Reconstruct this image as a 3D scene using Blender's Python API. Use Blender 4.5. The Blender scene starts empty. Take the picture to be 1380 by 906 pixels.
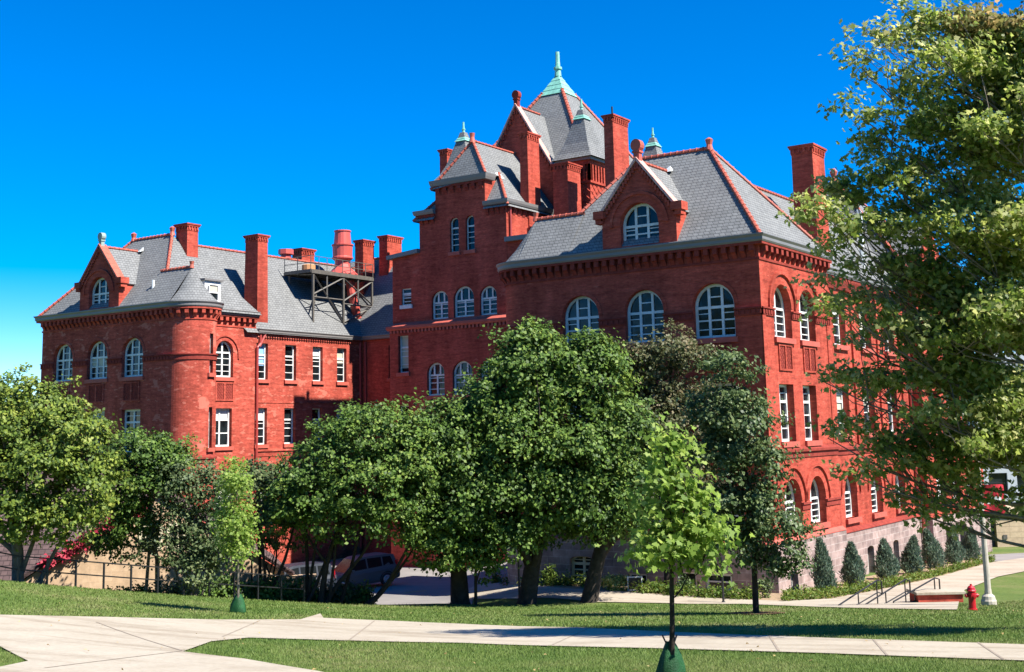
import bpy, bmesh, math, random
import numpy as np
from mathutils import Vector, Matrix
from mathutils.geometry import tessellate_polygon

D = bpy.data
SC = bpy.context.scene
COL = SC.collection
rad = math.radians
RNG = random.Random(7)

# ------------------------------------------------------------------ camera
CAM = np.array([22.94, -54.80, 7.69])
YAW, PIT, ROL = -0.594936429, 0.153553881, -0.0225061009
FPX, PPX, PPY, PW, PH = 1665.22881, 690.0, 326.456, 1380.0, 906.0
_fw = np.array([math.sin(YAW)*math.cos(PIT), math.cos(YAW)*math.cos(PIT), math.sin(PIT)])
_r0 = np.array([math.cos(YAW), -math.sin(YAW), 0.0])
_u0 = np.cross(_r0, _fw)
_rt = _r0*math.cos(ROL) + _u0*math.sin(ROL)
_up = -_r0*math.sin(ROL) + _u0*math.cos(ROL)
cam = D.cameras.new('camera')
cam.sensor_width = 36.0
cam.lens = FPX/PW*36.0
cam.shift_y = -(PH/2 - PPY)/PW
cam.clip_end = 3000
cam.clip_start = 0.1
camo = D.objects.new('camera', cam)
COL.objects.link(camo)
camo.matrix_world = Matrix(((_rt[0], _up[0], -_fw[0], CAM[0]), (_rt[1], _up[1], -_fw[1], CAM[1]), (_rt[2], _up[2], -_fw[2], CAM[2]), (0, 0, 0, 1)))
SC.camera = camo

# ------------------------------------------------------------------ light
SUN_DIR = Vector((1.0, 0.05, 1.18)).normalized()
SUN_EL = math.asin(SUN_DIR.z)
SUN_AZ = math.atan2(SUN_DIR.x, SUN_DIR.y)
world = D.worlds.new('World')
SC.world = world
world.use_nodes = True
wn = world.node_tree.nodes
wl = world.node_tree.links
bg = wn['Background']
sky = wn.new('ShaderNodeTexSky')
sky.sky_type = 'NISHITA'
sky.sun_disc = False
sky.sun_elevation = SUN_EL
sky.sun_rotation = SUN_AZ
sky.altitude = 0.0
sky.air_density = 0.75
sky.dust_density = 0.05
sky.ozone_density = 4.0
hs = wn.new('ShaderNodeHueSaturation')
hs.inputs['Saturation'].default_value = 1.6
hs.inputs['Hue'].default_value = 0.508
hs.inputs['Value'].default_value = 1.16
wl.new(sky.outputs['Color'], hs.inputs['Color'])
wl.new(hs.outputs['Color'], bg.inputs['Color'])
bg.inputs['Strength'].default_value = 0.086
sun = D.lights.new('sun', 'SUN')
sun.energy = 5.0
sun.angle = rad(0.53)
sun.color = (1.0, 0.955, 0.885)
suno = D.objects.new('sun', sun)
COL.objects.link(suno)
suno.rotation_euler = SUN_DIR.to_track_quat('Z', 'Y').to_euler()
suno.location = (60, 0, 80)
SC.view_settings.view_transform = 'Standard'
SC.view_settings.look = 'None'
SC.view_settings.exposure = 1.2
SC.view_settings.gamma = 1.0
SC.cycles.max_bounces = 6
SC.cycles.diffuse_bounces = 1
SC.cycles.transparent_max_bounces = 6


# ------------------------------------------------------------------ helpers
class MB:
    def __init__(s):
        s.v = []
        s.f = []

    def add(s, vs, fs):
        b = len(s.v)
        s.v.extend([tuple(p) for p in vs])
        s.f.extend([tuple(i + b for i in f) for f in fs])

    def quad(s, a, b, c, d):
        s.add([a, b, c, d], [(0, 1, 2, 3)])

    def tri(s, a, b, c):
        s.add([a, b, c], [(0, 1, 2)])

    def poly(s, pts):
        s.add(pts, [tuple(range(len(pts)))])

    def box(s, x0, x1, y0, y1, z0, z1):
        s.add([(x0, y0, z0), (x1, y0, z0), (x1, y1, z0), (x0, y1, z0), (x0, y0, z1), (x1, y0, z1), (x1, y1, z1), (x0, y1, z1)],
              [(0, 3, 2, 1), (4, 5, 6, 7), (0, 1, 5, 4), (1, 2, 6, 5), (2, 3, 7, 6), (3, 0, 4, 7)])

    def obox(s, O, U, N, u0, u1, v0, v1, d0, d1):
        """box on a wall: u along U, v up, d outward along N"""
        P = lambda u, v, d: (O[0]+U[0]*u+N[0]*d, O[1]+U[1]*u+N[1]*d, O[2]+v)
        s.add([P(u0, v0, d0), P(u1, v0, d0), P(u1, v0, d1), P(u0, v0, d1), P(u0, v1, d0), P(u1, v1, d0), P(u1, v1, d1), P(u0, v1, d1)],
              [(0, 3, 2, 1), (4, 5, 6, 7), (0, 1, 5, 4), (1, 2, 6, 5), (2, 3, 7, 6), (3, 0, 4, 7)])

    def tube(s, pts, rs, n=6, cap=True):
        pts = [Vector(p) for p in pts]
        if not hasattr(rs, '__len__'):
            rs = [rs]*len(pts)
        b = len(s.v)
        prev = None
        for i, p in enumerate(pts):
            d = (pts[min(i+1, len(pts)-1)] - pts[max(i-1, 0)])
            if d.length < 1e-9:
                d = Vector((0, 0, 1))
            d.normalize()
            a = prev if prev is not None else (Vector((0, 0, 1)) if abs(d.z) < .9 else Vector((1, 0, 0)))
            x = (a - d*a.dot(d)).normalized()
            prev = x
            y = d.cross(x)
            for k in range(n):
                t = 2*math.pi*k/n
                s.v.append(tuple(p + (x*math.cos(t) + y*math.sin(t))*rs[i]))
        for i in range(len(pts)-1):
            for k in range(n):
                k2 = (k+1) % n
                s.f.append((b+i*n+k, b+i*n+k2, b+(i+1)*n+k2, b+(i+1)*n+k))
        if cap:
            s.f.append(tuple(b+k for k in range(n))[::-1])
            s.f.append(tuple(b+(len(pts)-1)*n+k for k in range(n)))

    def lathe(s, c, prof, n=16, axis=None):
        """prof: list of (radius, height) about a vertical axis at c"""
        b = len(s.v)
        for r, z in prof:
            for k in range(n):
                t = 2*math.pi*k/n
                s.v.append((c[0]+r*math.cos(t), c[1]+r*math.sin(t), c[2]+z))
        for i in range(len(prof)-1):
            for k in range(n):
                k2 = (k+1) % n
                s.f.append((b+i*n+k, b+i*n+k2, b+(i+1)*n+k2, b+(i+1)*n+k))
        s.f.append(tuple(b+k for k in range(n))[::-1])
        s.f.append(tuple(b+(len(prof)-1)*n+k for k in range(n)))

    def sweep(s, path, prof, side=1.0, closed=False):
        """profile (offset, z) swept along a plan path with mitred corners; side=+1: outward is right of travel"""
        n = len(path)
        nr = []
        for i in range(n):
            ds = []
            if i > 0 or closed:
                a, b2 = path[i-1], path[i]
                ds.append((b2[0]-a[0], b2[1]-a[1]))
            if i < n-1 or closed:
                a, b2 = path[i], path[(i+1) % n]
                ds.append((b2[0]-a[0], b2[1]-a[1]))
            ns = []
            for d in ds:
                l = math.hypot(*d)
                ns.append((d[1]/l*side, -d[0]/l*side))
            if len(ns) == 2:
                m = (ns[0][0]+ns[1][0], ns[0][1]+ns[1][1])
                q = (m[0]*ns[0][0]+m[1]*ns[0][1])
                nr.append((m[0]/q, m[1]/q))
            else:
                nr.append(ns[0])
        b = len(s.v)
        k = len(prof)
        for i in range(n):
            for o, z in prof:
                s.v.append((path[i][0]+nr[i][0]*o, path[i][1]+nr[i][1]*o, z))
        for i in range(n if closed else n-1):
            j = (i+1) % n
            for q in range(k):
                q2 = (q+1) % k
                s.f.append((b+i*k+q, b+j*k+q, b+j*k+q2, b+i*k+q2))
        if not closed:
            s.f.append(tuple(b+q for q in range(k)))
            s.f.append(tuple(b+(n-1)*k+q for q in range(k))[::-1])

    def build(s, name, mat, parent=None, smooth=False, label=None):
        me = D.meshes.new(name)
        me.from_pydata(s.v, [], s.f)
        me.materials.append(mat)
        if smooth:
            me.polygons.foreach_set('use_smooth', [True]*len(me.polygons))
        me.update()
        o = D.objects.new(name, me)
        COL.objects.link(o)
        if parent is not None:
            o.parent = parent
            o.matrix_parent_inverse = PINV(parent)
        if label:
            o['label'] = label
        return o


def PINV(p):
    """things sit at their base; part meshes are written in world coordinates"""
    m = Matrix.Identity(4)
    q = p
    while q is not None:
        if q.type == 'EMPTY':
            m = Matrix.Translation(-Vector(q.location)) @ m
            break
        q = q.parent
    if p.type == 'EMPTY':
        return m
    return Matrix.Identity(4)


def thing(name, label, cat, loc=(0, 0, 0), group=None):
    o = D.objects.new(name, None)
    o.location = loc
    o.empty_display_size = .3
    COL.objects.link(o)
    o['label'] = label
    o['category'] = cat
    if group:
        o['group'] = group
    return o


def tag(o, label, cat, group=None):
    o['label'] = label
    o['category'] = cat
    if group:
        o['group'] = group
    return o


def kind(o, k):
    o['kind'] = k
    return o


def bevel(o, w=.02, seg=2):
    m = o.modifiers.new('bevel', 'BEVEL')
    m.width = w
    m.segments = seg
    m.limit_method = 'ANGLE'
    return o


def ray(px, py):
    return _fw + (px-PPX)/FPX*_rt - (py-PPY)/FPX*_up


def at(px, py, w):
    """point at optical depth w (metres) on the sight line of a surveyed photo point"""
    return CAM + w*ray(px, py)


# ------------------------------------------------------------------ materials
def mat(name):
    m = D.materials.new(name)
    m.use_nodes = True
    nt = m.node_tree
    return m, nt, nt.nodes, nt.links, nt.nodes['Principled BSDF']


def nodes_pos(nd):
    g = nd.new('ShaderNodeNewGeometry')
    return g.outputs['Position']


def ramp(nd, stops):
    r = nd.new('ShaderNodeValToRGB')
    el = r.color_ramp.elements
    while len(el) < len(stops):
        el.new(.5)
    for e, (p, c) in zip(el, stops):
        e.position = p
        e.color = (*c, 1) if len(c) == 3 else c
    return r


def noise(nd, lk, vec, scale, detail=4, rough=.6):
    n = nd.new('ShaderNodeTexNoise')
    n.inputs['Scale'].default_value = scale
    n.inputs['Detail'].default_value = detail
    n.inputs['Roughness'].default_value = rough
    if vec is not None:
        lk.new(vec, n.inputs['Vector'])
    return n


def mixc(nd, lk, fac, a, b, mode='MIX'):
    m = nd.new('ShaderNodeMix')
    m.data_type = 'RGBA'
    m.blend_type = mode
    if isinstance(fac, float):
        m.inputs[0].default_value = fac
    else:
        lk.new(fac, m.inputs[0])
    for i, q in ((6, a), (7, b)):
        if isinstance(q, tuple):
            m.inputs[i].default_value = (*q, 1)
        else:
            lk.new(q, m.inputs[i])
    return m.outputs[2]


def wallvec(nd, lk):
    """(x+y, z) so that courses run level on every wall and roof slope"""
    sp = nd.new('ShaderNodeSeparateXYZ')
    lk.new(nodes_pos(nd), sp.inputs[0])
    ad = nd.new('ShaderNodeMath')
    ad.operation = 'ADD'
    lk.new(sp.outputs['X'], ad.inputs[0])
    lk.new(sp.outputs['Y'], ad.inputs[1])
    cb = nd.new('ShaderNodeCombineXYZ')
    lk.new(ad.outputs[0], cb.inputs['X'])
    lk.new(sp.outputs['Z'], cb.inputs['Y'])
    return cb.outputs[0]


def bump(nd, lk, b, height, strength, dist=.03):
    bp = nd.new('ShaderNodeBump')
    bp.inputs['Strength'].default_value = strength
    bp.inputs['Distance'].default_value = dist
    lk.new(height, bp.inputs['Height'])
    lk.new(bp.outputs[0], b.inputs['Normal'])


def courses(name, c1, c2, mortar, bw, rh, ms, var, patch=None, patch_at=.62, bstr=.5, rough=.9, vscale=.35, streak=False):
    m, nt, nd, lk, b = mat(name)
    vec = wallvec(nd, lk)
    br = nd.new('ShaderNodeTexBrick')
    br.inputs['Scale'].default_value = 1.0
    br.inputs['Brick Width'].default_value = bw
    br.inputs['Row Height'].default_value = rh
    br.inputs['Mortar Size'].default_value = ms
    br.inputs['Mortar Smooth'].default_value = .3
    br.inputs['Color1'].default_value = (*c1, 1)
    br.inputs['Color2'].default_value = (*c2, 1)
    br.inputs['Mortar'].default_value = (*mortar, 1)
    lk.new(vec, br.inputs['Vector'])
    pos = nodes_pos(nd)
    n1 = noise(nd, lk, pos, vscale, 5, .65)
    r1 = ramp(nd, [(.3, tuple(1-var for _ in range(3))), (.7, tuple(1+var for _ in range(3)))])
    lk.new(n1.outputs['Fac'], r1.inputs['Fac'])
    c = mixc(nd, lk, 1.0, br.outputs['Color'], r1.outputs['Color'], 'MULTIPLY')
    n3 = noise(nd, lk, pos, 3.1, 3, .7)
    r3 = ramp(nd, [(.3, (.82, .82, .82)), (.72, (1.14, 1.14, 1.14))])
    lk.new(n3.outputs['Fac'], r3.inputs['Fac'])
    c = mixc(nd, lk, 1.0, c, r3.outputs['Color'], 'MULTIPLY')
    if streak:
        for scl, lo, hi in (((.9, 5.5, 1), .76, 1.22), ((.7, .10, 1), .72, 1.12), ((5.0, 13.0, 1), .82, 1.18)):
            mp0 = nd.new('ShaderNodeMapping')
            mp0.inputs['Scale'].default_value = scl
            lk.new(vec, mp0.inputs['Vector'])
            ns = noise(nd, lk, mp0.outputs[0], 1.0, 3, .6)
            rs = ramp(nd, [(.32, (lo, lo, lo)), (.68, (hi, hi, hi))])
            lk.new(ns.outputs['Fac'], rs.inputs['Fac'])
            c = mixc(nd, lk, 1.0, c, rs.outputs['Color'], 'MULTIPLY')
    if patch:
        mp = nd.new('ShaderNodeMapping')
        mp.inputs['Scale'].default_value = (.55, .55, .95)
        lk.new(pos, mp.inputs['Vector'])
        n2 = noise(nd, lk, mp.outputs[0], 1.0, 5, .62)
        r2 = ramp(nd, [(patch_at, (0, 0, 0)), (patch_at+.04, (.8, .8, .8))])
        lk.new(n2.outputs['Fac'], r2.inputs['Fac'])
        c = mixc(nd, lk, r2.outputs['Color'], c, patch)
        mp5 = nd.new('ShaderNodeMapping')
        mp5.inputs['Scale'].default_value = (1.5, 4.2, 1)
        lk.new(vec, mp5.inputs['Vector'])
        n5 = noise(nd, lk, mp5.outputs[0], 1.0, 2, .5)
        r5 = ramp(nd, [(patch_at+.02, (0, 0, 0)), (patch_at+.07, (.7, .7, .7))])
        lk.new(n5.outputs['Fac'], r5.inputs['Fac'])
        c = mixc(nd, lk, r5.outputs['Color'], c, patch)
    lk.new(c, b.inputs['Base Color'])
    b.inputs['Roughness'].default_value = rough
    b.inputs['Specular IOR Level'].default_value = .03
    bump(nd, lk, b, br.outputs['Fac'], -bstr, .02)
    return m


def plain(name, c, rough=.6, metal=0.0, var=.12, vs=1.5, spec=.5, bumpy=0.0):
    m, nt, nd, lk, b = mat(name)
    pos = nodes_pos(nd)
    n1 = noise(nd, lk, pos, vs, 5, .6)
    r1 = ramp(nd, [(.3, tuple(x*(1-var) for x in c)), (.7, tuple(min(1, x*(1+var)) for x in c))])
    lk.new(n1.outputs['Fac'], r1.inputs['Fac'])
    lk.new(r1.outputs['Color'], b.inputs['Base Color'])
    b.inputs['Roughness'].default_value = rough
    b.inputs['Metallic'].default_value = metal
    b.inputs['Specular IOR Level'].default_value = spec
    if bumpy:
        n2 = noise(nd, lk, pos, vs*8, 4, .7)
        bump(nd, lk, b, n2.outputs['Fac'], bumpy, .02)
    return m


def leafmat(name, stops, rough=.55, trans=.24, spec=.25, big=.35):
    m, nt, nd, lk, b = mat(name)
    g = nd.new('ShaderNodeNewGeometry')
    rp = ramp(nd, stops)
    n1 = noise(nd, lk, g.outputs['Position'], big, 3, .6)
    ad = nd.new('ShaderNodeMath')
    ad.operation = 'MULTIPLY_ADD'
    lk.new(n1.outputs['Fac'], ad.inputs[0])
    ad.inputs[1].default_value = .7
    sub = nd.new('ShaderNodeMath')
    sub.operation = 'MULTIPLY_ADD'
    lk.new(g.outputs['Random Per Island'], sub.inputs[0])
    sub.inputs[1].default_value = .6
    sub.inputs[2].default_value = -.16
    lk.new(sub.outputs[0], ad.inputs[2])
    lk.new(ad.outputs[0], rp.inputs['Fac'])
    lk.new(rp.outputs['Color'], b.inputs['Base Color'])
    b.inputs['Roughness'].default_value = rough
    b.inputs['Specular IOR Level'].default_value = spec
    tr = nd.new('ShaderNodeBsdfTranslucent')
    hs2 = nd.new('ShaderNodeHueSaturation')
    hs2.inputs['Value'].default_value = 1.5
    hs2.inputs['Hue'].default_value = .49
    lk.new(rp.outputs['Color'], hs2.inputs['Color'])
    lk.new(hs2.outputs['Color'], tr.inputs['Color'])
    mx = nd.new('ShaderNodeMixShader')
    mx.inputs[0].default_value = trans
    lk.new(b.outputs[0], mx.inputs[1])
    lk.new(tr.outputs[0], mx.inputs[2])
    lk.new(mx.outputs[0], nd['Material Output'].inputs['Surface'])
    return m


M = {}
M['brick'] = courses('red_brick', (.46, .080, .050), (.38, .062, .043), (.35, .092, .062), .22, .075, .008, .16, patch=(.47, .125, .085), patch_at=.665, bstr=.35, streak=True)
M['brick_worn'] = courses('worn_red_brick', (.46, .083, .053), (.38, .065, .045), (.36, .100, .070), .22, .075, .008, .16, patch=(.52, .165, .115), patch_at=.585, bstr=.35, streak=True)
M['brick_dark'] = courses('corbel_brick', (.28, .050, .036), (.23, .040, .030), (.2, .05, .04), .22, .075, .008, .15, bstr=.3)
M['redstone'] = plain('painted_red_sill', (.42, .085, .055), .75, var=.15, vs=2.5)
M['terracotta'] = plain('terracotta_ridge_tile', (.42, .095, .055), .6, var=.22, vs=4)
M['pinkstone'] = plain('weathered_coping_tile', (.60, .30, .24), .7, var=.25, vs=2.2)
M['stone'] = courses('rough_purple_stone', (.36, .262, .228), (.23, .168, .150), (.38, .31, .275), .78, .36, .02, .26, bstr=1.0, vscale=1.6)
M['slate'] = courses('grey_slate', (.210, .212, .205), (.182, .185, .18), (.075, .075, .075), .30, .18, .016, .08, bstr=.8, rough=.75, vscale=.6)
M['gutter'] = plain('painted_grey_gutter', (.170, .160, .150), .5, var=.08, vs=.8)
M['white'] = plain('white_window_paint', (.66, .65, .61), .5, var=.16, vs=2.5)
M['cream'] = plain('cream_window_paint', (.62, .56, .38), .5, var=.08)
M['copper'] = plain('green_copper', (.20, .47, .36), .6, var=.25, vs=3)
M['verdigris'] = plain('dull_verdigris', (.23, .31, .27), .6, var=.2, vs=5)
M['pipe'] = plain('red_painted_pipe', (.32, .045, .035), .45, var=.1)
M['fanred'] = plain('red_painted_fan', (.50, .085, .065), .45, var=.08)
M['steel'] = plain('dark_steel', (.10, .09, .075), .55, var=.25, vs=3)
M['black'] = plain('black_metal', (.015, .015, .016), .4, var=.1)
M['flash'] = plain('pale_flashing', (.62, .64, .62), .4, var=.1)
M['blind'] = plain('window_blind', (.50, .45, .33), .8, var=.08)
M['blueblind'] = plain('pale_blue_blind', (.22, .42, .62), .8, var=.06)
M['concrete'] = None
M['tan'] = courses('tan_stucco_stone', (.55, .39, .25), (.50, .35, .22), (.44, .31, .20), .9, .4, .012, .14, bstr=.2, vscale=.8)
M['beige'] = courses('beige_cast_stone', (.52, .40, .26), (.50, .38, .25), (.33, .25, .17), 2.4, .42, .02, .06, bstr=.3)
M['greybld'] = plain('pale_grey_cladding', (.42, .44, .46), .7, var=.08, vs=.5)
M['navy'] = plain('navy_door', (.025, .035, .06), .4)
M['shingle'] = courses('brown_shingle', (.125, .085, .08), (.09, .062, .06), (.04, .03, .03), .4, .2, .02, .2, bstr=.7)
M['bark'] = plain('dark_bark', (.042, .033, .026), .9, var=.4, vs=5, spec=.2, bumpy=1.0)
M['barkpale'] = plain('pale_grey_bark', (.17, .145, .115), .9, var=.4, vs=5, spec=.2, bumpy=1.0)
M['mulch'] = plain('brown_mulch', (.10, .055, .035), .95, var=.5, vs=9, spec=.1, bumpy=1.0)
M['bag'] = plain('green_watering_bag', (.012, .068, .020), .55, var=.5, spec=.25, vs=5, bumpy=.9)
M['hydrant'] = plain('red_hydrant_paint', (.42, .010, .018), .35, var=.12, vs=6)
M['lamp'] = plain('weathered_concrete_lamp', (.40, .36, .29), .8, var=.15, vs=6)
M['banner'] = plain('red_banner', (.50, .015, .03), .8, var=.06)
M['whitecloth'] = plain('white_print', (.75, .75, .72), .8, var=.04)
M['carpaint'] = plain('dark_grey_car_paint', (.10, .102, .106), .42, spec=.3, var=.05)
M['carblue'] = plain('dark_blue_car_paint', (.018, .024, .036), .42, spec=.3, var=.05)
M['tyre'] = plain('rubber', (.018, .018, .018), .8)
M['rim'] = plain('alloy', (.62, .62, .62), .3, metal=.9, var=.05)
M['carglass'] = plain('tinted_glass', (.010, .012, .013), .15, spec=.2)
M['taillight'] = plain('tail_lamp', (.45, .01, .015), .25)
M['ivyred'] = leafmat('red_ivy_leaf', [(.2, (.22, .015, .03)), (.55, (.40, .03, .06)), (.85, (.50, .07, .09))])


def glass_mat():
    m, nt, nd, lk, b = mat('window_glass')
    pos = nodes_pos(nd)
    n1 = noise(nd, lk, pos, .9, 2, .5)
    r1 = ramp(nd, [(.38, (.004, .006, .007)), (.6, (.014, .020, .022)), (.78, (.05, .052, .045))])
    lk.new(n1.outputs['Fac'], r1.inputs['Fac'])
    lk.new(r1.outputs['Color'], b.inputs['Base Color'])
    b.inputs['Roughness'].default_value = .06
    b.inputs['Specular IOR Level'].default_value = .35
    n2 = noise(nd, lk, pos, 1.6, 1, .5)
    bump(nd, lk, b, n2.outputs['Fac'], .12, .05)
    return m


M['glass'] = glass_mat()


def concrete_mat():
    m, nt, nd, lk, b = mat('pale_concrete')
    pos = nodes_pos(nd)
    n1 = noise(nd, lk, pos, .5, 6, .7)
    r1 = ramp(nd, [(.3, (.33, .275, .20)), (.5, (.40, .345, .26)), (.72, (.44, .385, .295))])
    lk.new(n1.outputs['Fac'], r1.inputs['Fac'])
    n3 = noise(nd, lk, pos, 9, 5, .75)
    r3 = ramp(nd, [(.3, (.80, .80, .80)), (.7, (1.08, 1.08, 1.08))])
    lk.new(n3.outputs['Fac'], r3.inputs['Fac'])
    c = mixc(nd, lk, 1.0, r1.outputs['Color'], r3.outputs['Color'], 'MULTIPLY')
    mp = nd.new('ShaderNodeMapping')
    mp.inputs['Rotation'].default_value = (0, 0, .55)
    mp.inputs['Scale'].default_value = (.12, 1.1, 1)
    lk.new(pos, mp.inputs['Vector'])
    n4 = noise(nd, lk, mp.outputs[0], 1.0, 4, .6)
    r4 = ramp(nd, [(.52, (1, 1, 1)), (.62, (.80, .77, .74)), (.70, (1, 1, 1))])
    lk.new(n4.outputs['Fac'], r4.inputs['Fac'])
    c = mixc(nd, lk, 1.0, c, r4.outputs['Color'], 'MULTIPLY')
    lk.new(c, b.inputs['Base Color'])
    b.inputs['Roughness'].default_value = .85
    b.inputs['Specular IOR Level'].default_value = .3
    bump(nd, lk, b, n3.outputs['Fac'], .3, .01)
    return m


M['concrete'] = concrete_mat()


def asphalt_mat():
    m, nt, nd, lk, b = mat('worn_asphalt')
    pos = nodes_pos(nd)
    n1 = noise(nd, lk, pos, .35, 6, .7)
    r1 = ramp(nd, [(.3, (.17, .155, .145)), (.7, (.25, .23, .21))])
    lk.new(n1.outputs['Fac'], r1.inputs['Fac'])
    lk.new(r1.outputs['Color'], b.inputs['Base Color'])
    b.inputs['Roughness'].default_value = .9
    n3 = noise(nd, lk, pos, 30, 3, .7)
    bump(nd, lk, b, n3.outputs['Fac'], .4, .01)
    return m


M['asphalt'] = asphalt_mat()


def lawn_mat():
    m, nt, nd, lk, b = mat('lawn_turf')
    pos = nodes_pos(nd)
    n1 = noise(nd, lk, pos, .22, 6, .65)
    r1 = ramp(nd, [(.28, (.070, .115, .024)), (.5, (.105, .150, .034)), (.68, (.165, .172, .062)), (.80, (.27, .22, .13))])
    lk.new(n1.outputs['Fac'], r1.inputs['Fac'])
    n3 = noise(nd, lk, pos, 7, 6, .8)
    r3 = ramp(nd, [(.3, (.62, .62, .62)), (.7, (1.25, 1.25, 1.25))])
    lk.new(n3.outputs['Fac'], r3.inputs['Fac'])
    c = mixc(nd, lk, 1.0, r1.outputs['Color'], r3.outputs['Color'], 'MULTIPLY')
    lk.new(c, b.inputs['Base Color'])
    b.inputs['Roughness'].default_value = .95
    b.inputs['Specular IOR Level'].default_value = .15
    bump(nd, lk, b, n3.outputs['Fac'], .8, .04)
    return m


M['lawn'] = lawn_mat()


def grass_mat():
    m, nt, nd, lk, b = mat('grass_blade')
    g = nd.new('ShaderNodeNewGeometry')
    n1 = noise(nd, lk, g.outputs['Position'], .22, 6, .65)
    r1 = ramp(nd, [(.30, (.095, .165, .028)), (.5, (.145, .210, .042)), (.66, (.225, .245, .080)), (.78, (.34, .29, .15))])
    ad = nd.new('ShaderNodeMath')
    ad.operation = 'MULTIPLY_ADD'
    lk.new(g.outputs['Random Per Island'], ad.inputs[0])
    ad.inputs[1].default_value = .22
    s2 = nd.new('ShaderNodeMath')
    s2.operation = 'ADD'
    lk.new(n1.outputs['Fac'], s2.inputs[0])
    s2.inputs[1].default_value = -.11
    lk.new(s2.outputs[0], ad.inputs[2])
    lk.new(ad.outputs[0], r1.inputs['Fac'])
    lk.new(r1.outputs['Color'], b.inputs['Base Color'])
    b.inputs['Roughness'].default_value = .6
    b.inputs['Specular IOR Level'].default_value = .3
    tr = nd.new('ShaderNodeBsdfTranslucent')
    lk.new(r1.outputs['Color'], tr.inputs['Color'])
    mx = nd.new('ShaderNodeMixShader')
    mx.inputs[0].default_value = .3
    lk.new(b.outputs[0], mx.inputs[1])
    lk.new(tr.outputs[0], mx.inputs[2])
    lk.new(mx.outputs[0], nd['Material Output'].inputs['Surface'])
    return m


M['grass'] = grass_mat()
G1 = [(.12, (.022, .050, .009)), (.38, (.062, .112, .020)), (.60, (.100, .180, .028)), (.86, (.20, .265, .048))]
M['leaf_plain'] = leafmat('green_leaf', G1)
M['leaf_yellow'] = leafmat('yellowish_leaf', [(.12, (.036, .070, .011)), (.4, (.095, .145, .023)), (.62, (.165, .225, .030)), (.85, (.29, .315, .058))])
M['leaf_maple'] = leafmat('maple_leaf', [(.10, (.070, .125, .018)), (.34, (.155, .225, .036)), (.56, (.27, .325, .070)), (.78, (.46, .46, .19)), (.97, (.52, .45, .22))], rough=.5, trans=.55, spec=.35)
M['leaf_autumn'] = leafmat('browning_maple_leaf', [(.15, (.10, .12, .03)), (.45, (.22, .21, .06)), (.75, (.38, .28, .11)), (.95, (.46, .27, .14))], trans=.5)
M['leaf_bright'] = leafmat('bright_sapling_leaf', [(.10, (.09, .16, .022)), (.38, (.17, .27, .040)), (.60, (.26, .37, .065)), (.85, (.40, .46, .14))], trans=.5)
M['leaf_dull'] = leafmat('dull_brownish_leaf', [(.12, (.032, .046, .016)), (.4, (.070, .085, .030)), (.65, (.13, .125, .055)), (.9, (.22, .16, .09))], big=.6)
M['leaf_blue'] = leafmat('bluish_leaf', [(.12, (.022, .048, .014)), (.4, (.060, .102, .032)), (.65, (.12, .165, .056)), (.88, (.22, .27, .10))], rough=.5, spec=.3)
M['leaf_grey'] = leafmat('greyish_leaf', [(.15, (.035, .060, .024)), (.5, (.085, .125, .045)), (.85, (.18, .21, .085))])
M['juniper'] = leafmat('juniper_needle', [(.15, (.06, .105, .070)), (.5, (.13, .20, .135)), (.85, (.25, .31, .22))], rough=.6, trans=.3)
M['hydrangea'] = leafmat('pale_flower_head', [(.2, (.22, .28, .05)), (.5, (.42, .44, .10)), (.85, (.62, .58, .22))], trans=.25)
M['bedleaf'] = leafmat('ground_cover_leaf', [(.15, (.045, .090, .012)), (.5, (.10, .165, .022)), (.85, (.20, .22, .045))])


# ------------------------------------------------------------------ terrain
FH = np.array([math.sin(YAW), math.cos(YAW)])
RH = np.array([math.cos(YAW), -math.sin(YAW)])


def sstep(a, b, x):
    t = np.clip((x-a)/(b-a), 0, 1)
    return t*t*(3-2*t)


def T(x, y):
    dx, dy = x-CAM[0], y-CAM[1]
    w = dx*FH[0] + dy*FH[1]
    s = dx*RH[0] + dy*RH[1]
    w1 = np.clip(w, -60, 54.0)
    z = 6.05 - .105*w1
    z = z - .0245*np.clip(w-54, 0, 45)
    edge = np.interp(s, [-40, -19, -11.5, -4], [44, 46, 51.5, 55])
    q = np.clip(-s, 0, 24)
    c = (.0035*q*q + .02*q)*np.clip(w/45, 0, 1)
    c = c*(1 - sstep(edge+.6, edge+3.5, w))
    z = z + c
    z = z - .022*np.clip(w-54, 0, 40)*sstep(6, 16, s)
    z = z - .85*sstep(edge, edge+4.5, w)*sstep(2, -5, s)
    return z


def Tz(x, y):
    return float(T(np.array(float(x)), np.array(float(y))))


def ground(px, py, lift=0.0):
    d = ray(px, py)
    w, st = 4.0, .25
    p = CAM + w*d
    while w < 400:
        q = CAM + (w+st)*d
        if q[2] < Tz(q[0], q[1]) + lift:
            lo, hi = w, w+st
            for _ in range(24):
                m_ = (lo+hi)/2
                q = CAM + m_*d
                if q[2] < Tz(q[0], q[1]) + lift:
                    hi = m_
                else:
                    lo = m_
            return np.array([q[0], q[1], Tz(q[0], q[1])])
        w += st
        p = q
    return p


def SW(s, w):
    return CAM[0]+s*RH[0]+w*FH[0], CAM[1]+s*RH[1]+w*FH[1]


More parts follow.
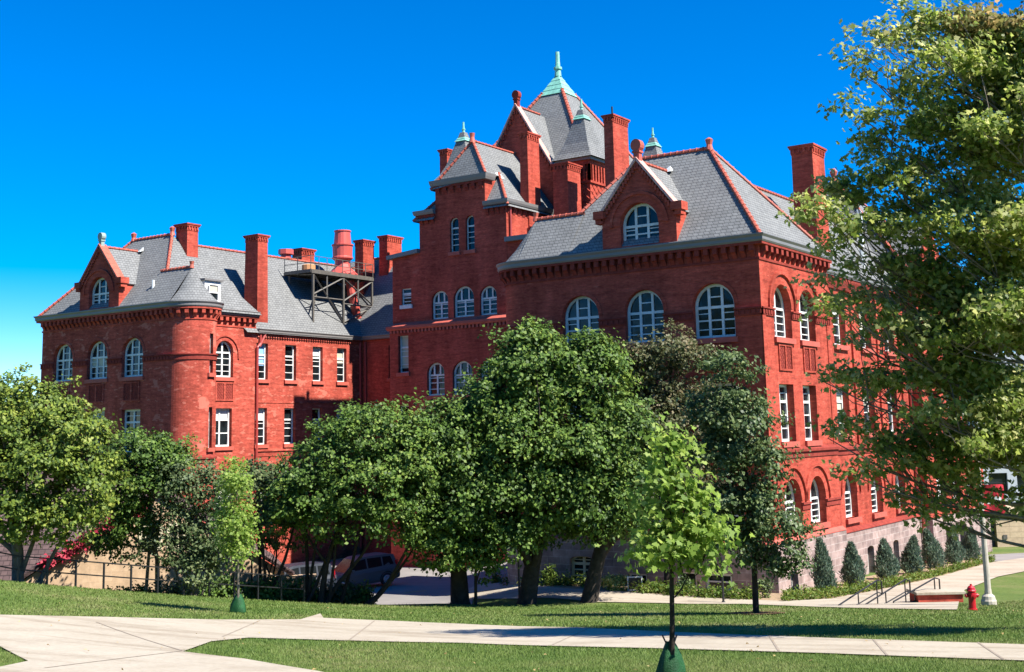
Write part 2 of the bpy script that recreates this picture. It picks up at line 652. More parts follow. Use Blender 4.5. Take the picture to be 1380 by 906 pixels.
gw = np.concatenate([np.linspace(-250, 0, 12)[:-1], np.arange(0, 70, .6), np.linspace(70, 110, 30), np.linspace(115, 900, 26)])
gs = np.concatenate([np.linspace(-700, -46, 22)[:-1], np.arange(-46, 40, .8), np.linspace(41, 700, 24)])
SS, WW = np.meshgrid(gs, gw)
GX, GY = CAM[0]+SS*RH[0]+WW*FH[0], CAM[1]+SS*RH[1]+WW*FH[1]
GZ = T(GX, GY)
nr_, nc_ = GX.shape
mb = MB()
mb.v = list(map(tuple, np.stack([GX, GY, GZ], -1).reshape(-1, 3).tolist()))
mb.f = [(i*nc_+j, i*nc_+j+1, (i+1)*nc_+j+1, (i+1)*nc_+j) for i in range(nr_-1) for j in range(nc_-1)]
kind(mb.build('lawn', M['lawn'], smooth=True), 'structure')


def sheet(name, poly, m, lift, cell=1.0, kindv='structure'):
    """flat outline draped over the terrain"""
    bm = bmesh.new()
    vs = [bm.verts.new((p[0], p[1], 0)) for p in poly]
    tris = tessellate_polygon([[Vector((p[0], p[1], 0)) for p in poly]])
    for t in tris:
        try:
            bm.faces.new([vs[i] for i in t])
        except ValueError:
            pass
    for _ in range(7):
        es = [e for e in bm.edges if e.calc_length() > cell]
        if not es:
            break
        bmesh.ops.subdivide_edges(bm, edges=es, cuts=1, use_grid_fill=False)
        bmesh.ops.triangulate(bm, faces=[f for f in bm.faces if len(f.verts) > 3])
    for v in bm.verts:
        v.co.z = Tz(v.co.x, v.co.y) + lift
    bmesh.ops.recalc_face_normals(bm, faces=bm.faces)
    if sum(f.normal.z for f in bm.faces) < 0:
        bmesh.ops.reverse_faces(bm, faces=bm.faces)
    me = D.meshes.new(name)
    bm.to_mesh(me)
    bm.free()
    me.materials.append(m)
    o = D.objects.new(name, me)
    COL.objects.link(o)
    o['kind'] = kindv
    return o


def gp(pts):
    return [tuple(ground(*p)[:2]) for p in pts]


WALK = gp([(-70, 828), (0, 830), (150, 833), (300, 836.5), (405, 836), (432, 828), (436, 834), (530, 838), (620, 842), (780, 847), (900, 853), (1100, 861), (1380, 870.5), (1470, 874),
           (1470, 896), (1380, 892.6), (1100, 882), (900, 876), (620, 868), (420, 863.5), (335, 861), (285, 866), (246, 880), (330, 890), (430, 907), (560, 935), (560, 990),
           (-90, 990), (-90, 905), (0, 901), (38, 893), (0, 873), (-90, 850)])
sheet('sidewalk', WALK, M['concrete'], .03, .9)
FRONT = gp([(600, 803), (640, 808), (700, 808), (800, 812), (900, 814), (1000, 815), (1100, 819), (1170, 821), (1290, 823), (1293, 810), (1300, 796), (1345, 778), (1385, 770), (1450, 765),
            (1450, 748), (1385, 752), (1340, 758), (1250, 782), (1180, 797), (1120, 808), (1060, 811), (1000, 809), (960, 807), (900, 803), (830, 797.5), (760, 794), (690, 789), (655, 786)])
sheet('front_path', FRONT, M['concrete'], .035, .9)
COURT = [(-42.6, 20.4), (-15.2, 20.4), (-15.2, 4.0), (-15.0, -.5), tuple(ground(672, 788)[:2]), tuple(ground(640, 790)[:2]), SW(-2.2, 55.6), SW(-5, 55.4), SW(-9, 53.9), SW(-12, 54.5), (-33, -15), (-42.6, -3)]
sheet('asphalt_court', COURT, M['asphalt'], .02, 1.5)
# expansion joints across the main walk
jm = plain('joint_dirt', (.26, .21, .155), .9)
for a, b in (((795, 848), (745, 871)), ((1037, 859), (1050, 880)), ((1177, 864), (1196, 886)), ((1318, 868), (1352, 891)), ((505, 838), (470, 865)), ((130, 840), (245, 879)), ((246, 879.6), (60, 903)), ((350, 838), (300, 860))):
    A, B = ground(*a), ground(*b)
    d_ = (B-A)[:2]
    nn = np.array([-d_[1], d_[0]])/np.linalg.norm(d_)*.022
    jb = MB()
    K = 8
    for i in range(K):
        p, q = A+(B-A)*i/K, A+(B-A)*(i+1)/K
        pts = []
        for e, sg in ((p, -1), (q, -1), (q, 1), (p, 1)):
            x, y = e[0]+sg*nn[0], e[1]+sg*nn[1]
            pts.append((x, y, Tz(x, y)+.036))
        jb.poly(pts)
    kind(jb.build('sidewalk_joint', jm), 'structure')
# parking lines in the court
ym = plain('yellow_line_paint', (.55, .33, .06), .8)
for a, b in (((640, 800), (690, 791)), ((545, 800), (575, 797))):
    A, B = ground(*a), ground(*b)
    d_ = (B-A)[:2]
    nn = np.array([-d_[1], d_[0]])/np.linalg.norm(d_)*.06
    jb = MB()
    for i in range(8):
        p, q = A+(B-A)*i/8, A+(B-A)*(i+1)/8
        pts = []
        for e, sg in ((p, -1), (q, -1), (q, 1), (p, 1)):
            x, y = e[0]+sg*nn[0], e[1]+sg*nn[1]
            pts.append((x, y, Tz(x, y)+.041))
        jb.poly(pts)
    kind(jb.build('yellow_road_line', ym), 'structure')

# ================================================================== the brick hall
HALL = thing('brick_hall', 'large red brick Romanesque hall with grey slate roofs, arched white windows and many chimneys', 'building', (-27.65, 15, 0))
MIR = -55.3           # the left pavilion mirrors the right one


def arch(cx, sill, spring, hw, n=12, flat=False, rise=None):
    pts = [(cx-hw, sill), (cx+hw, sill), (cx+hw, spring)]
    if flat:
        pts.append((cx-hw, spring))
        return pts
    r = hw if rise is None else rise
    for k in range(1, n):
        t = math.pi*k/n
        pts.append((cx+hw*math.cos(t), spring+r*math.sin(t)))
    pts.append((cx-hw, spring))
    return pts


def facade(m, O, U, N, outline, holes, depth=.42, reveal=None):
    P = lambda u, v, d=0.0: (O[0]+U[0]*u-N[0]*d, O[1]+U[1]*u-N[1]*d, O[2]+v)
    loops = [[Vector((u, v, 0)) for u, v in outline]] + [[Vector((u, v, 0)) for u, v in h] for h in holes]
    flat = [p for l in loops for p in l]
    b = len(m.v)
    m.v.extend([P(p.x, p.y) for p in flat])
    for t in tessellate_polygon(loops):
        m.f.append(tuple(b+i for i in t))
    tgt = reveal if reveal is not None else m
    for h in holes:
        n = len(h)
        for i in range(n):
            a, c = h[i], h[(i+1) % n]
            tgt.quad(P(*a), P(*c), P(c[0], c[1], depth), P(a[0], a[1], depth))


def window(O, U, N, cx, sill, top, hw, kindw='round', depth=.36, style='three', sillw=.12, blind=None, sillm='redstone', fm='white', spr=None):
    """white frame in a reveal, > pane, sill, blind"""
    P = lambda u, v, d: (O[0]+U[0]*u-N[0]*d, O[1]+U[1]*u-N[1]*d, O[2]+v)
    rise = hw
    if kindw == 'seg':
        rise = hw*.32
    spring = top if kindw == 'flat' else top-rise
    outer = arch(cx, sill, spring, hw, flat=kindw == 'flat', rise=rise)
    fw = min(.13, hw*.17)
    sc = (hw-fw)/hw
    inner = arch(cx, sill+fw, spring - (fw if kindw == 'flat' else 0), hw-fw, flat=kindw == 'flat', rise=rise*sc if kindw != 'round' else hw-fw)
    f = MB()
    n = len(outer)
    d0, d1 = depth-.10, depth+.02
    for i in range(n):
        j = (i+1) % n
        f.quad(P(*outer[i], d0), P(*outer[j], d0), P(*inner[j], d0), P(*inner[i], d0))
        f.quad(P(*inner[i], d0), P(*inner[j], d0), P(*inner[j], d1), P(*inner[i], d1))

    def top_at(u):
        if kindw == 'flat':
            return top-fw*.5
        q = max(0, 1-((u-cx)/(hw-fw*.5))**2)
        return spring + (rise-fw*.5)*math.sqrt(q)

    def vbar(u, w_, v0, v1, dd=0.0):
        f.obox(O, U, N, u-w_/2, u+w_/2, v0, v1, -(d1), -(d0+dd))

    def hbar(v, w_, u0, u1, dd=0.0):
        f.obox(O, U, N, u0, u1, v-w_/2, v+w_/2, -(d1), -(d0+dd))
    iw = hw-fw
    if style == 'three':
        b3 = iw*.36
        for sg in (-1, 1):
            vbar(cx+sg*b3, .13, sill+fw*.6, top_at(cx+sg*b3), .012)
        hbar(spring-.05, .13, cx-iw*1.02, cx+iw*1.02, .006)
        for k, fr in enumerate((.28, .56, .78)):
            v = sill + (spring-sill)*fr
            if k == 1:
                hbar(v, .075, cx-iw, cx+iw, .03)
            else:
                hbar(v, .045, cx-iw, cx-b3, .035)
                hbar(v, .045, cx+b3, cx+iw, .035)
                if k == 0:
                    hbar(v, .06, cx-b3, cx+b3, .035)
        hbar(spring+rise*.42, .06, cx-b3, cx+b3, .035)
    elif style == 'two':
        vbar(cx, .14, sill+fw*.6, top_at(cx), .012)
        hbar(spring-.03, .12, cx-iw*1.02, cx+iw*1.02, .006)
        for fr in (.25, .5, .75):
            hbar(sill+(spring-sill)*fr, .05, cx-iw, cx+iw, .035)
    elif style == 'tower':
        vbar(cx, .13, sill+fw*.6, spring-.1, .012)
        for sg in (-1, 1):
            u = cx+sg*iw*.42
            vbar(u, .12, spring-.1, top_at(u), .012)
        hbar(spring-.12, .12, cx-iw*1.02, cx+iw*1.02, .006)
        for fr in (.3, .58, .8):
            hbar(sill+(spring-sill)*fr, .055, cx-iw, cx+iw, .035)
    elif style == 'sash':
        t = sill + (top-sill)*.68
        hbar(t, .13, cx-iw*1.02, cx+iw*1.02, .006)
        for fr in (.22, .44, .58):
            hbar(sill+(t-sill)*fr/.68, .05 if fr != .44 else .07, cx-iw, cx+iw, .03)
    elif style == 'sash2':
        vbar(cx-iw*.28, .13, sill+fw*.6, top_at(cx-iw*.28), .012)
        t = sill + (top-sill)*.70
        hbar(t, .13, cx-iw*1.02, cx+iw*1.02, .006)
        hbar(sill+(t-sill)*.5, .08, cx-iw, cx+iw, .03)
    elif style == 'pair':
        vbar(cx, .13, sill+fw*.6, top_at(cx), .012)
        t = sill + (top-sill)*.70
        hbar(t, .13, cx-iw*1.02, cx+iw*1.02, .006)
        for fr in (.33, .66):
            hbar(sill+(t-sill)*fr, .06, cx-iw, cx+iw, .03)
        hbar(t+(top-t)*.5, .045, cx-iw, cx+iw, .03)
    elif style == 'lancet':
        hbar(spring-.35, .11, cx-iw*1.02, cx+iw*1.02, .006)
        for fr in (.25, .45, .62):
            hbar(sill+(spring-sill)*fr, .05, cx-iw, cx+iw, .03)
    elif style == 'simple':
        hbar((sill+top)/2, .07, cx-iw, cx+iw, .02)
    fo = f.build('window', M[fm], HALL)
    g = MB()
    g.poly([P(u, v, depth-.015) for u, v in inner])
    g.build('pane', M['glass'], fo)
    if blind:
        bl = MB()
        t_ = blind[1]
        vv = sill+fw+(top-sill-2*fw)*(1-t_)
        cap = spring if kindw != 'flat' else top-fw
        bl.obox(O, U, N, cx-iw*.97, cx+iw*.97, min(vv, cap-.05), cap, -(depth-.018), -(depth-.03))
        bl.build('blind', M[blind[0]], fo)
    if sillw:
        s_ = MB()
        s_.obox(O, U, N, cx-hw-.12, cx+hw+.12, sill-.26, sill, -.2, sillw)
        s_.build('sill', M[sillm], fo)
    return fo


def ring(m, O, U, N, cx, spring, r0, r1, d, n=16, legs=0.0):
    """projecting brick arch ring"""
    P = lambda u, v, q: (O[0]+U[0]*u+N[0]*q, O[1]+U[1]*u+N[1]*q, O[2]+v)
    pr = []
    if legs:
        pr.append((r1, r0, -legs, None))
    ts = [math.pi*k/n for k in range(n+1)]
    pin = [(cx+r0*math.cos(t), spring+r0*math.sin(t)) for t in ts]
    pout = [(cx+r1*math.cos(t), spring+r1*math.sin(t)) for t in ts]
    if legs:
        pin = [(cx+r0, spring-legs)] + pin + [(cx-r0, spring-legs)]
        pout = [(cx+r1, spring-legs)] + pout + [(cx-r1, spring-legs)]
    for i in range(len(pin)-1):
        a, b, c, e = pin[i], pout[i], pout[i+1], pin[i+1]
        m.quad(P(*a, d), P(*b, d), P(*c, d), P(*e, d))
        m.quad(P(*b, 0), P(*c, 0), P(*c, d), P(*b, d))
        m.quad(P(*a, 0), P(*e, 0), P(*e, d), P(*a, d))
    m.quad(P(*pin[0], 0), P(*pout[0], 0), P(*pout[0], d), P(*pin[0], d))
    m.quad(P(*pin[-1], 0), P(*pout[-1], 0), P(*pout[-1], d), P(*pin[-1], d))


def corbels(m, P0, P1, N, z0, z1, sp=.48, proj=.30, frac=.5, d0=.03):
    P0, P1 = Vector(P0), Vector(P1)
    L = (P1-P0).length
    n = max(1, round(L/sp))
    U = (P1-P0)/L
    for i in range(n):
        u = (i+.5)*L/n
        w_ = L/n*frac/2
        a, b = P0+U*(u-w_), P0+U*(u+w_)
        pts = []
        for q in (a, b):
            pts += [(q.x-N[0]*.02, q.y-N[1]*.02, z0), (q.x+N[0]*d0, q.y+N[1]*d0, z0), (q.x+N[0]*proj*.62, q.y+N[1]*proj*.62, z0+(z1-z0)*.42), (q.x+N[0]*proj, q.y+N[1]*proj, z0+(z1-z0)*.5), (q.x+N[0]*proj, q.y+N[1]*proj, z1), (q.x-N[0]*.02, q.y-N[1]*.02, z1)]
        m.add(pts, [(0, 1, 2, 3, 4, 5), (11, 10, 9, 8, 7, 6), (0, 6, 7, 1), (1, 7, 8, 2), (2, 8, 9, 3), (3, 9, 10, 4), (4, 10, 11, 5), (5, 11, 6, 0)])


def ridge(m, P0, P1, r=.105, st=.40):
    P0, P1 = Vector(P0), Vector(P1)
    L = (P1-P0).length
    n = max(1, round(L/st))
    for i in range(n):
        a, b = P0+(P1-P0)*(i/n), P0+(P1-P0)*((i+1)/n)
        c = a+(b-a)*.82
        m.tube([a, c], [r*.92, r*.92], 7, cap=False)
        m.tube([c, c+(b-a)*.02, b-(b-a)*.02, b], [r*.92, r*1.2, r*1.2, r*.92], 7, cap=False)


GUT = [(0.0, 16.44), (.36, 16.45), (.41, 16.53), (.41, 16.66), (.49, 16.77), (.49, 16.82), (0.0, 16.82)]


def gutprof(dz, k=1.0):
    return [(o*k, 16.45 + (z-16.45)*k + dz) for o, z in GUT]


def finial(m, x, y, z, s=1.0, axis='y'):
    """block neck with a rounded drum on top"""
    m.box(x-.20*s, x+.20*s, y-.20*s, y+.20*s, z-.35*s, z+.35*s)
    m.box(x-.27*s, x+.27*s, y-.26*s, y+.26*s, z+.33*s, z+.45*s)
    n = 14
    vs = []
    for q in (-.25*s, .25*s):
        for k in range(n):
            t = 2*math.pi*k/n
            a, b = .36*s*math.cos(t), .40*s*math.sin(t)+.80*s
            vs.append((x+a, y+q, z+b) if axis == 'y' else (x+q, y+a, z+b))
    fs = [(k, (k+1) % n, n+(k+1) % n, n+k) for k in range(n)] + [tuple(range(n))[::-1], tuple(range(n, 2*n))]
    m.add(vs, fs)


def chimney(x0, x1, y0, y1, z0, z1, pots=0, mat_='brick'):
    b = MB()
    t = .05
    b.add([(x0-t, y0-t, z0), (x1+t, y0-t, z0), (x1+t, y1+t, z0), (x0-t, y1+t, z0), (x0, y0, z1-.5), (x1, y0, z1-.5), (x1, y1, z1-.5), (x0, y1, z1-.5)],
          [(0, 3, 2, 1), (4, 5, 6, 7), (0, 1, 5, 4), (1, 2, 6, 5), (2, 3, 7, 6), (3, 0, 4, 7)])
    o = b.build('chimney', M[mat_], HALL)
    c = MB()
    for (a, q, h0, h1) in ((.03, 0, .52, .44), (.10, 0, .20, .10), (.15, 0, .10, .0)):
        c.box(x0-a, x1+a, y0-a, y1+a, z1-h0, z1-h1)
    c.box(x0-.02, x1+.02, y0-.02, y1+.02, z1-.44, z1-.18)
    n = max(2, round((x1-x0)/.28))
    for i in range(n):
        u = x0+(i+.5)*(x1-x0)/n
        c.box(u-.06, u+.06, y0-.09, y1+.09, z1-.42, z1-.2)
    n = max(2, round((y1-y0)/.28))
    for i in range(n):
        u = y0+(i+.5)*(y1-y0)/n
        c.box(x0-.09, x1+.09, u-.06, u+.06, z1-.42, z1-.2)
    c.build('chimney_cap', M[mat_], o)
    return o


def pavilion(s, x0):
    """s=+1: right pavilion (X from -12.4 to 0); s=-1: its mirror image on the left"""
    tx = lambda X: x0 + s*X
    brick = M['brick'] if s > 0 else M['brick_worn']
    U, N = (s, 0, 0), (0, -1, 0)
    O = (tx(0), 0, 0)
    wins3 = ((-2.46, 1.09), (-6.25, 1.09), (-9.96, 1.09))
    # --- front wall
    w = MB()
    holes, specs = [], []
    for cx, hw in wins3:
        holes.append(arch(cx, 12.03, 13.58, hw))
        specs.append((cx, 12.03, 14.67, hw, 'round', 'three'))
        holes.append(arch(cx, 7.0, 9.85, .95, flat=True))
        specs.append((cx, 7.0, 9.85, .95, 'flat', 'pair'))
        holes.append(arch(cx, 2.95, 4.15, 1.09))
        specs.append((cx, 2.95, 5.24, 1.09, 'round', 'three'))
    facade(w, O, U, N, [(-13.75, 2.35), (0, 2.35), (0, 16.6), (-13.75, 16.6)], holes)
    # --- rounded end, a half drum
    cx, cy, r = -13.75, 1.7, 1.7
    na = 28
    angs = [-math.pi/2 - math.pi*k/na for k in range(na+1)]
    slot = (5, 7) if s > 0 else (21, 23)
    prev = None
    dr = [(tx(cx+r*math.cos(a)), cy+r*math.sin(a)) for a in angs]
    for k in range(na):
        a, b = dr[k], dr[k+1]
        segs = [(2.35, 16.6)]
        if s < 0 and k in (15, 16):
            segs = [(2.35, 7.2), (9.85, 12.1), (14.72, 16.6)]
        for z0, z1 in segs:
            w.quad((a[0], a[1], z0), (b[0], b[1], z0), (b[0], b[1], z1), (a[0], a[1], z1))
    # back of the drum and inner face
    w.quad((tx(-13.75), 3.4, 2.35), (tx(-12.3), 3.4, 2.35), (tx(-12.3), 3.4, 16.6), (tx(-13.75), 3.4, 16.6))
    OI, UI, NI = (tx(-12.3), 0, 0), (0, 1, 0), (-s, 0, 0)
    hi = [arch(6.12, 12.05, 13.83, .80), arch(6.12, 7.23, 9.88, .74, flat=True), arch(6.12, 2.95, 4.45, .8)]
    facade(w, OI, UI, NI, [(3.4, -1.5), (9.1, -1.5), (9.1, 16.6), (3.4, 16.6)], hi)
    wall = w.build('wall', brick, HALL)
    for q in specs:
        b = None
        rr = RNG.random()
        if rr < .5:
            b = ('blind', .18+.5*RNG.random())
        window(O, U, N, *q[:4], kindw=q[4], style=q[5], blind=b, sillw=.10)
    if s < 0:
        window(OI, UI, NI, 6.12, 12.05, 14.63, .80, 'round', style='two', blind=('blind', .12))
        window(OI, UI, NI, 6.12, 7.23, 9.88, .74, 'flat', style='sash2', blind=('white', .3))
        window(OI, UI, NI, 6.12, 2.95, 5.25, .8, 'round', style='two')
        # slot windows in the drum
        a = (angs[15]+angs[17])/2
        mid = (tx(cx+(r-.25)*math.cos(a)), cy+(r-.25)*math.sin(a), 0)
        NW = (s*math.cos(a), math.sin(a), 0)
        UW = (-NW[1], NW[0], 0)
        for z0, z1 in ((12.1, 14.72), (7.2, 9.85)):
            window(mid, UW, NW, 0, z0, z1, .26, 'flat', depth=.12, style='sash', sillw=.38)
            rv = MB()
            for sd in (-.2, .2):
                rv.obox(mid, UW, NW, sd*1.0-.012+(-.06 if sd < 0 else .06), sd+.012+(-.06 if sd < 0 else .06), z0, z1, -.2, .22)
            rv.build('window_jamb', brick, wall)
    # --- right/outer side face
    OR, UR, NR = (tx(0), 0, 0), (0, 1, 0), (s, 0, 0)
    sw = MB()
    hs_, sp_ = [], []
    for cy_, hw in ((2.60, 1.13), (5.88, 1.09)):
        hs_.append(arch(cy_, 12.0, 13.5, hw))
        sp_.append((cy_, 12.0, 14.63, hw, 'round', 'two'))
        hs_.append(arch(cy_ - (.05 if cy_ < 4 else .28), 7.0, 9.76, .92, flat=True))
        sp_.append((cy_ - (.05 if cy_ < 4 else .28), 7.0, 9.76, .92, 'flat', 'pair'))
        hs_.append(arch(cy_, 2.92, 4.15, 1.1))
        sp_.append((cy_, 2.92, 5.25, 1.1, 'round', 'two'))
    facade(sw, OR, UR, NR, [(0, 2.35), (9.1, 2.35), (9.1, 16.6), (0, 16.6)], hs_, depth=.5)
    sw.build('side_wall', M['brick'], HALL)
    if s > 0:
        for q in sp_:
            window(OR, UR, NR, *q[:4], kindw=q[4], style=q[5], depth=.46, sillw=.14)
    # far wall that closes the block above the wing roof
    bw = MB()
    bw.quad((tx(-12.3), 9.1, 2.3), (tx(0), 9.1, 2.3), (tx(0), 9.1, 16.8), (tx(-12.3), 9.1, 16.8))
    bw.build('rear_wall', brick, HALL)
    # --- stone base
    st = MB()
    bh = []
    if s > 0:
        bh = [arch(-10.2, .25, 1.35, .72, rise=.16), arch(-7.05, .15, .80, .50, flat=True), arch(-2.75, .2, 1.0, .68, flat=True), arch(-4.4, .2, 1.0, .5, flat=True)]
    stO = (tx(0), -.22, 0)
    facade(st, stO, U, N, [(-13.75, -3.0), (.22, -3.0), (.22, 2.36), (-13.75, 2.36)], bh, depth=.35)
    for k in range(na):
        a = (tx(cx+(r+.22)*math.cos(angs[k])), cy+(r+.22)*math.sin(angs[k]))
        b = (tx(cx+(r+.22)*math.cos(angs[k+1])), cy+(r+.22)*math.sin(angs[k+1]))
        st.quad((a[0], a[1], -3), (b[0], b[1], -3), (b[0], b[1], 2.36), (a[0], a[1], 2.36))
    bhr = [arch(1.7, -.4, .85, .45, rise=.14), arch(6.0, -.5, .8, .45, rise=.14)]
    facade(st, (tx(.22), 0, 0), UR, NR, [(-.22, -3.0), (9.1, -3.0), (9.1, 2.36), (-.22, 2.36)], bhr, depth=.45)
    st.quad((tx(0), 9.1, -3), (tx(.22), 9.1, -3), (tx(.22), 9.1, 2.36), (tx(0), 9.1, 2.36))
    st.build('stone_base', M['stone'], HALL)
    if s > 0:
        window(stO, U, N, -10.2, .25, 1.51, .72, 'seg', depth=.3, style='pair', sillw=0, fm='cream')
        for cx2, hw, z0, z1 in ((-7.05, .50, .15, .80), (-2.75, .68, .2, 1.0), (-4.4, .5, .2, 1.0)):
            window(stO, U, N, cx2, z0, z1, hw, 'flat', depth=.2, style='simple' if hw > .6 else 'none', sillw=0)
        for cy_ in (1.7, 6.0):
            window((tx(.22), 0, 0), UR, NR, cy_, -.4, .99, .45, 'seg', depth=.4, style='simple', sillw=0)
    # water table cap
    cap = MB()
    path = [(tx(0), 9.1), (tx(0), 0), (tx(-13.75), 0)] + dr[1:-1] + [(tx(-13.75), 3.4), (tx(-12.3), 3.4)]
    cap.sweep(path, [(.0, 2.362), (.24, 2.362), (.24, 2.40), (.03, 2.58), (0, 2.58)], side=-s)
    cap.build('water_table', M['redstone'], HALL)
    # --- string courses and imposts
    sc = MB()
    sc.sweep(path, [(0, 6.22), (.05, 6.22), (.07, 6.50), (.16, 6.50), (.16, 6.62), (.02, 6.76), (0, 6.76)], side=-s)
    # decorated impost band broken by the arches
    def band(Ob, Ub, Nb, u0, u1):
        sc.obox(Ob, Ub, Nb, u0, u1, 13.30, 13.37, -.02, .13)
        sc.obox(Ob, Ub, Nb, u0, u1, 12.98, 13.30, -.02, .06)
        n = max(1, round((u1-u0)/.3))
        for i in range(n):
            u = u0+(i+.5)*(u1-u0)/n
            sc.obox(Ob, Ub, Nb, u-.09, u+.09, 13.05, 13.24, .0, .10)
    edges = [-13.75] + sum([[c-h, c+h] for c, h in sorted(wins3)], []) + [0.06]
    for i in range(0, len(edges), 2):
        band(O, U, N, edges[i], edges[i+1])
    ed = [-.06, 1.47, 3.73, 4.79, 6.97, 9.1]
    for i in range(0, 6, 2):
        band(OR, UR, NR, ed[i], ed[i+1])
    eb = [-.06, 1.5, 3.7, 4.78, 6.98, 9.1]
    for i in range(0, 6, 2):
        sc.obox(OR, UR, NR, eb[i], eb[i+1], 3.95, 4.05, -.02, .11)
        sc.obox(OR, UR, NR, eb[i], eb[i+1], 3.70, 3.95, -.02, .05)
    sc.sweep(dr, [(0, 12.98), (.06, 12.98), (.06, 13.30), (.13, 13.30), (.13, 13.37), (0, 13.37)], side=-s)
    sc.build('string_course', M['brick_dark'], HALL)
    # panels under the upper windows
    for Ob, Ub, Nb, cs in ((O, U, N, [c for c, _ in wins3]), (OR, UR, NR, [2.6, 5.8]), (OI, UI, NI, [6.12])):
        for c in cs:
            pn = MB()
            pf = MB()
            pn.obox(Ob, Ub, Nb, c-.74, c+.74, 10.5, 11.6, -.02, .012)
            for sg in (-1, 1):
                for k in range(5):
                    for j in range(9):
                        if (k+j) % 2 == 0:
                            pn.obox(Ob, Ub, Nb, c+sg*.42-.28+k*.112, c+sg*.42-.28+k*.112+.1, 10.53+j*.117, 10.53+j*.117+.1, 0, .03)
            pf.obox(Ob, Ub, Nb, c-.85, c-.74, 10.4, 11.7, -.02, .07)
            pf.obox(Ob, Ub, Nb, c+.74, c+.85, 10.4, 11.7, -.02, .07)
            pf.obox(Ob, Ub, Nb, c-.08, c+.08, 10.5, 11.62, -.02, .067)
            pf.obox(Ob, Ub, Nb, c-.75, c+.75, 11.60, 11.7, -.02, .064)
            pf.obox(Ob, Ub, Nb, c-.75, c+.75, 10.40, 10.5, -.02, .064)
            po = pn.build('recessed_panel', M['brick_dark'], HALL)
            pf.build('panel_frame', brick, po)
    # hood rings
    hd = MB()
    for c in (2.60, 5.88):
        ring(hd, OR, UR, NR, c, 13.5, 1.62, 1.78, .11, legs=.12)
        ring(hd, OR, UR, NR, c, 4.15, 1.60, 1.74, .10, legs=.05)
        ring(hd, OR, UR, NR, c, 13.5, 1.13, 1.32, .03)
        ring(hd, OR, UR, NR, c, 4.15, 1.10, 1.3, .03)
    for c, _ in wins3:
        ring(hd, O, U, N, c, 13.58, 1.10, 1.30, .035)
        ring(hd, O, U, N, c, 4.15, 1.10, 1.30, .035)
    ring(hd, OI, UI, NI, 6.12, 13.83, .80, 1.0, .03)
    ring(hd, OI, UI, NI, 6.12, 13.7, 1.22, 1.36, .09, legs=.3)
    # corner pilaster strips on the outer face
    for y0_, y1_ in ((.0, .42), (8.55, 9.1)):
        hd.obox(OR, UR, NR, y0_, y1_, 6.78, 12.96, -.02, .045)
    hd.build('arch_hood', brick, HALL)
    # --- cornice
    co = MB()
    corbels(co, (tx(-13.75), 0, 0), (tx(-.02), 0, 0), N, 15.74, 16.33, .48)
    corbels(co, (tx(0), .02, 0), (tx(0), 9.08, 0), NR, 15.74, 16.33, .66 if s > 0 else .6, frac=.42)
    corbels(co, (tx(-12.3), 3.6, 0), (tx(-12.3), 9.08, 0), NI, 15.74, 16.33, .55)
    nd_ = 11
    for k in range(nd_):
        a = -math.pi/2 - math.pi*(k+.5)/nd_
        da = .5*math.pi/nd_*.5
        p0 = (tx(cx+r*math.cos(a-da)), cy+r*math.sin(a-da), 0)
        p1 = (tx(cx+r*math.cos(a+da)), cy+r*math.sin(a+da), 0)
        corbels(co, p0, p1, (s*math.cos(a), math.sin(a), 0), 15.74, 16.33, 9, frac=1.0)
    full = [(tx(0), 9.1), (tx(0), 0), (tx(-13.75), 0)] + dr[1:-1] + [(tx(-13.75), 3.4), (tx(-12.3), 3.4), (tx(-12.3), 9.1)]
    co.sweep(full, [(0, 16.33), (.34, 16.33), (.34, 16.48), (0, 16.48)], side=-s)
    co.sweep(full, [(0, 15.62), (.05, 15.62), (.05, 15.74), (0, 15.74)], side=-s)
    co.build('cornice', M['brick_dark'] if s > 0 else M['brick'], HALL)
    gu = MB()
    gu.sweep(full, GUT, side=-s)
    gu.build('gutter', M['gutter'], HALL)
    # --- roof: hipped, with a low ridge that ends in a half cone over the drum
    zr, yr, sl = 22.42, 4.4, 1.245
    ro = MB()
    ex = .32
    ze = 17.0 - ex*sl
    A_, B_ = (tx(-4.3), yr, zr), (tx(-8.55), yr, zr)
    e1, e2, e3, e4 = (tx(ex), -ex, ze), (tx(ex), 9.15, ze), (tx(-12.85), 9.15, ze), (tx(-12.85), -ex, ze)
    ro.quad(e1, A_, B_, e4)
    ro.tri(e1, e2, A_)
    ro.quad(e2, e3, B_, A_)
    ro.tri(e3, e4, B_)
    # low wing
    zl, yl = 17.0+1.75*sl+.12, 1.75
    L0, L1 = (tx(-10.6), yl, zl), (tx(-13.70), yl, zl)
    ro.quad((tx(-10.6), -ex, ze+.01), L0, L1, (tx(-13.75), -ex, ze+.01))
    ro.quad((tx(-10.6), 3.5+ex, ze+.01), L0, L1, (tx(-13.75), 3.5+ex, ze+.01))
    rc = 1.75+ex
    for k in range(na):
        a, b = angs[k], angs[k+1]
        p = lambda t, q, z: (tx(-13.72+q*math.cos(t)), yl+q*math.sin(t), z)
        ro.quad(p(a, rc, ze+.01), p(b, rc, ze+.01), p(b, rc*.55, ze+(zl-ze)*.38), p(a, rc*.55, ze+(zl-ze)*.38))
        ro.tri(p(a, rc*.55, ze+(zl-ze)*.38), p(b, rc*.55, ze+(zl-ze)*.38), L1)
    roof = ro.build('roof', M['slate'], HALL)
    rt = MB()
    up = lambda p, z=.05: (p[0], p[1], p[2]+z)
    ridge(rt, up(A_), up(B_))
    ridge(rt, up(e1, .1), up(A_))
    ridge(rt, up(e2, .1), up(A_))
    hipend = (tx(-10.95), 2.0, zl+.12)
    ridge(rt, hipend, up(B_))
    ridge(rt, up(L0), up(L1))
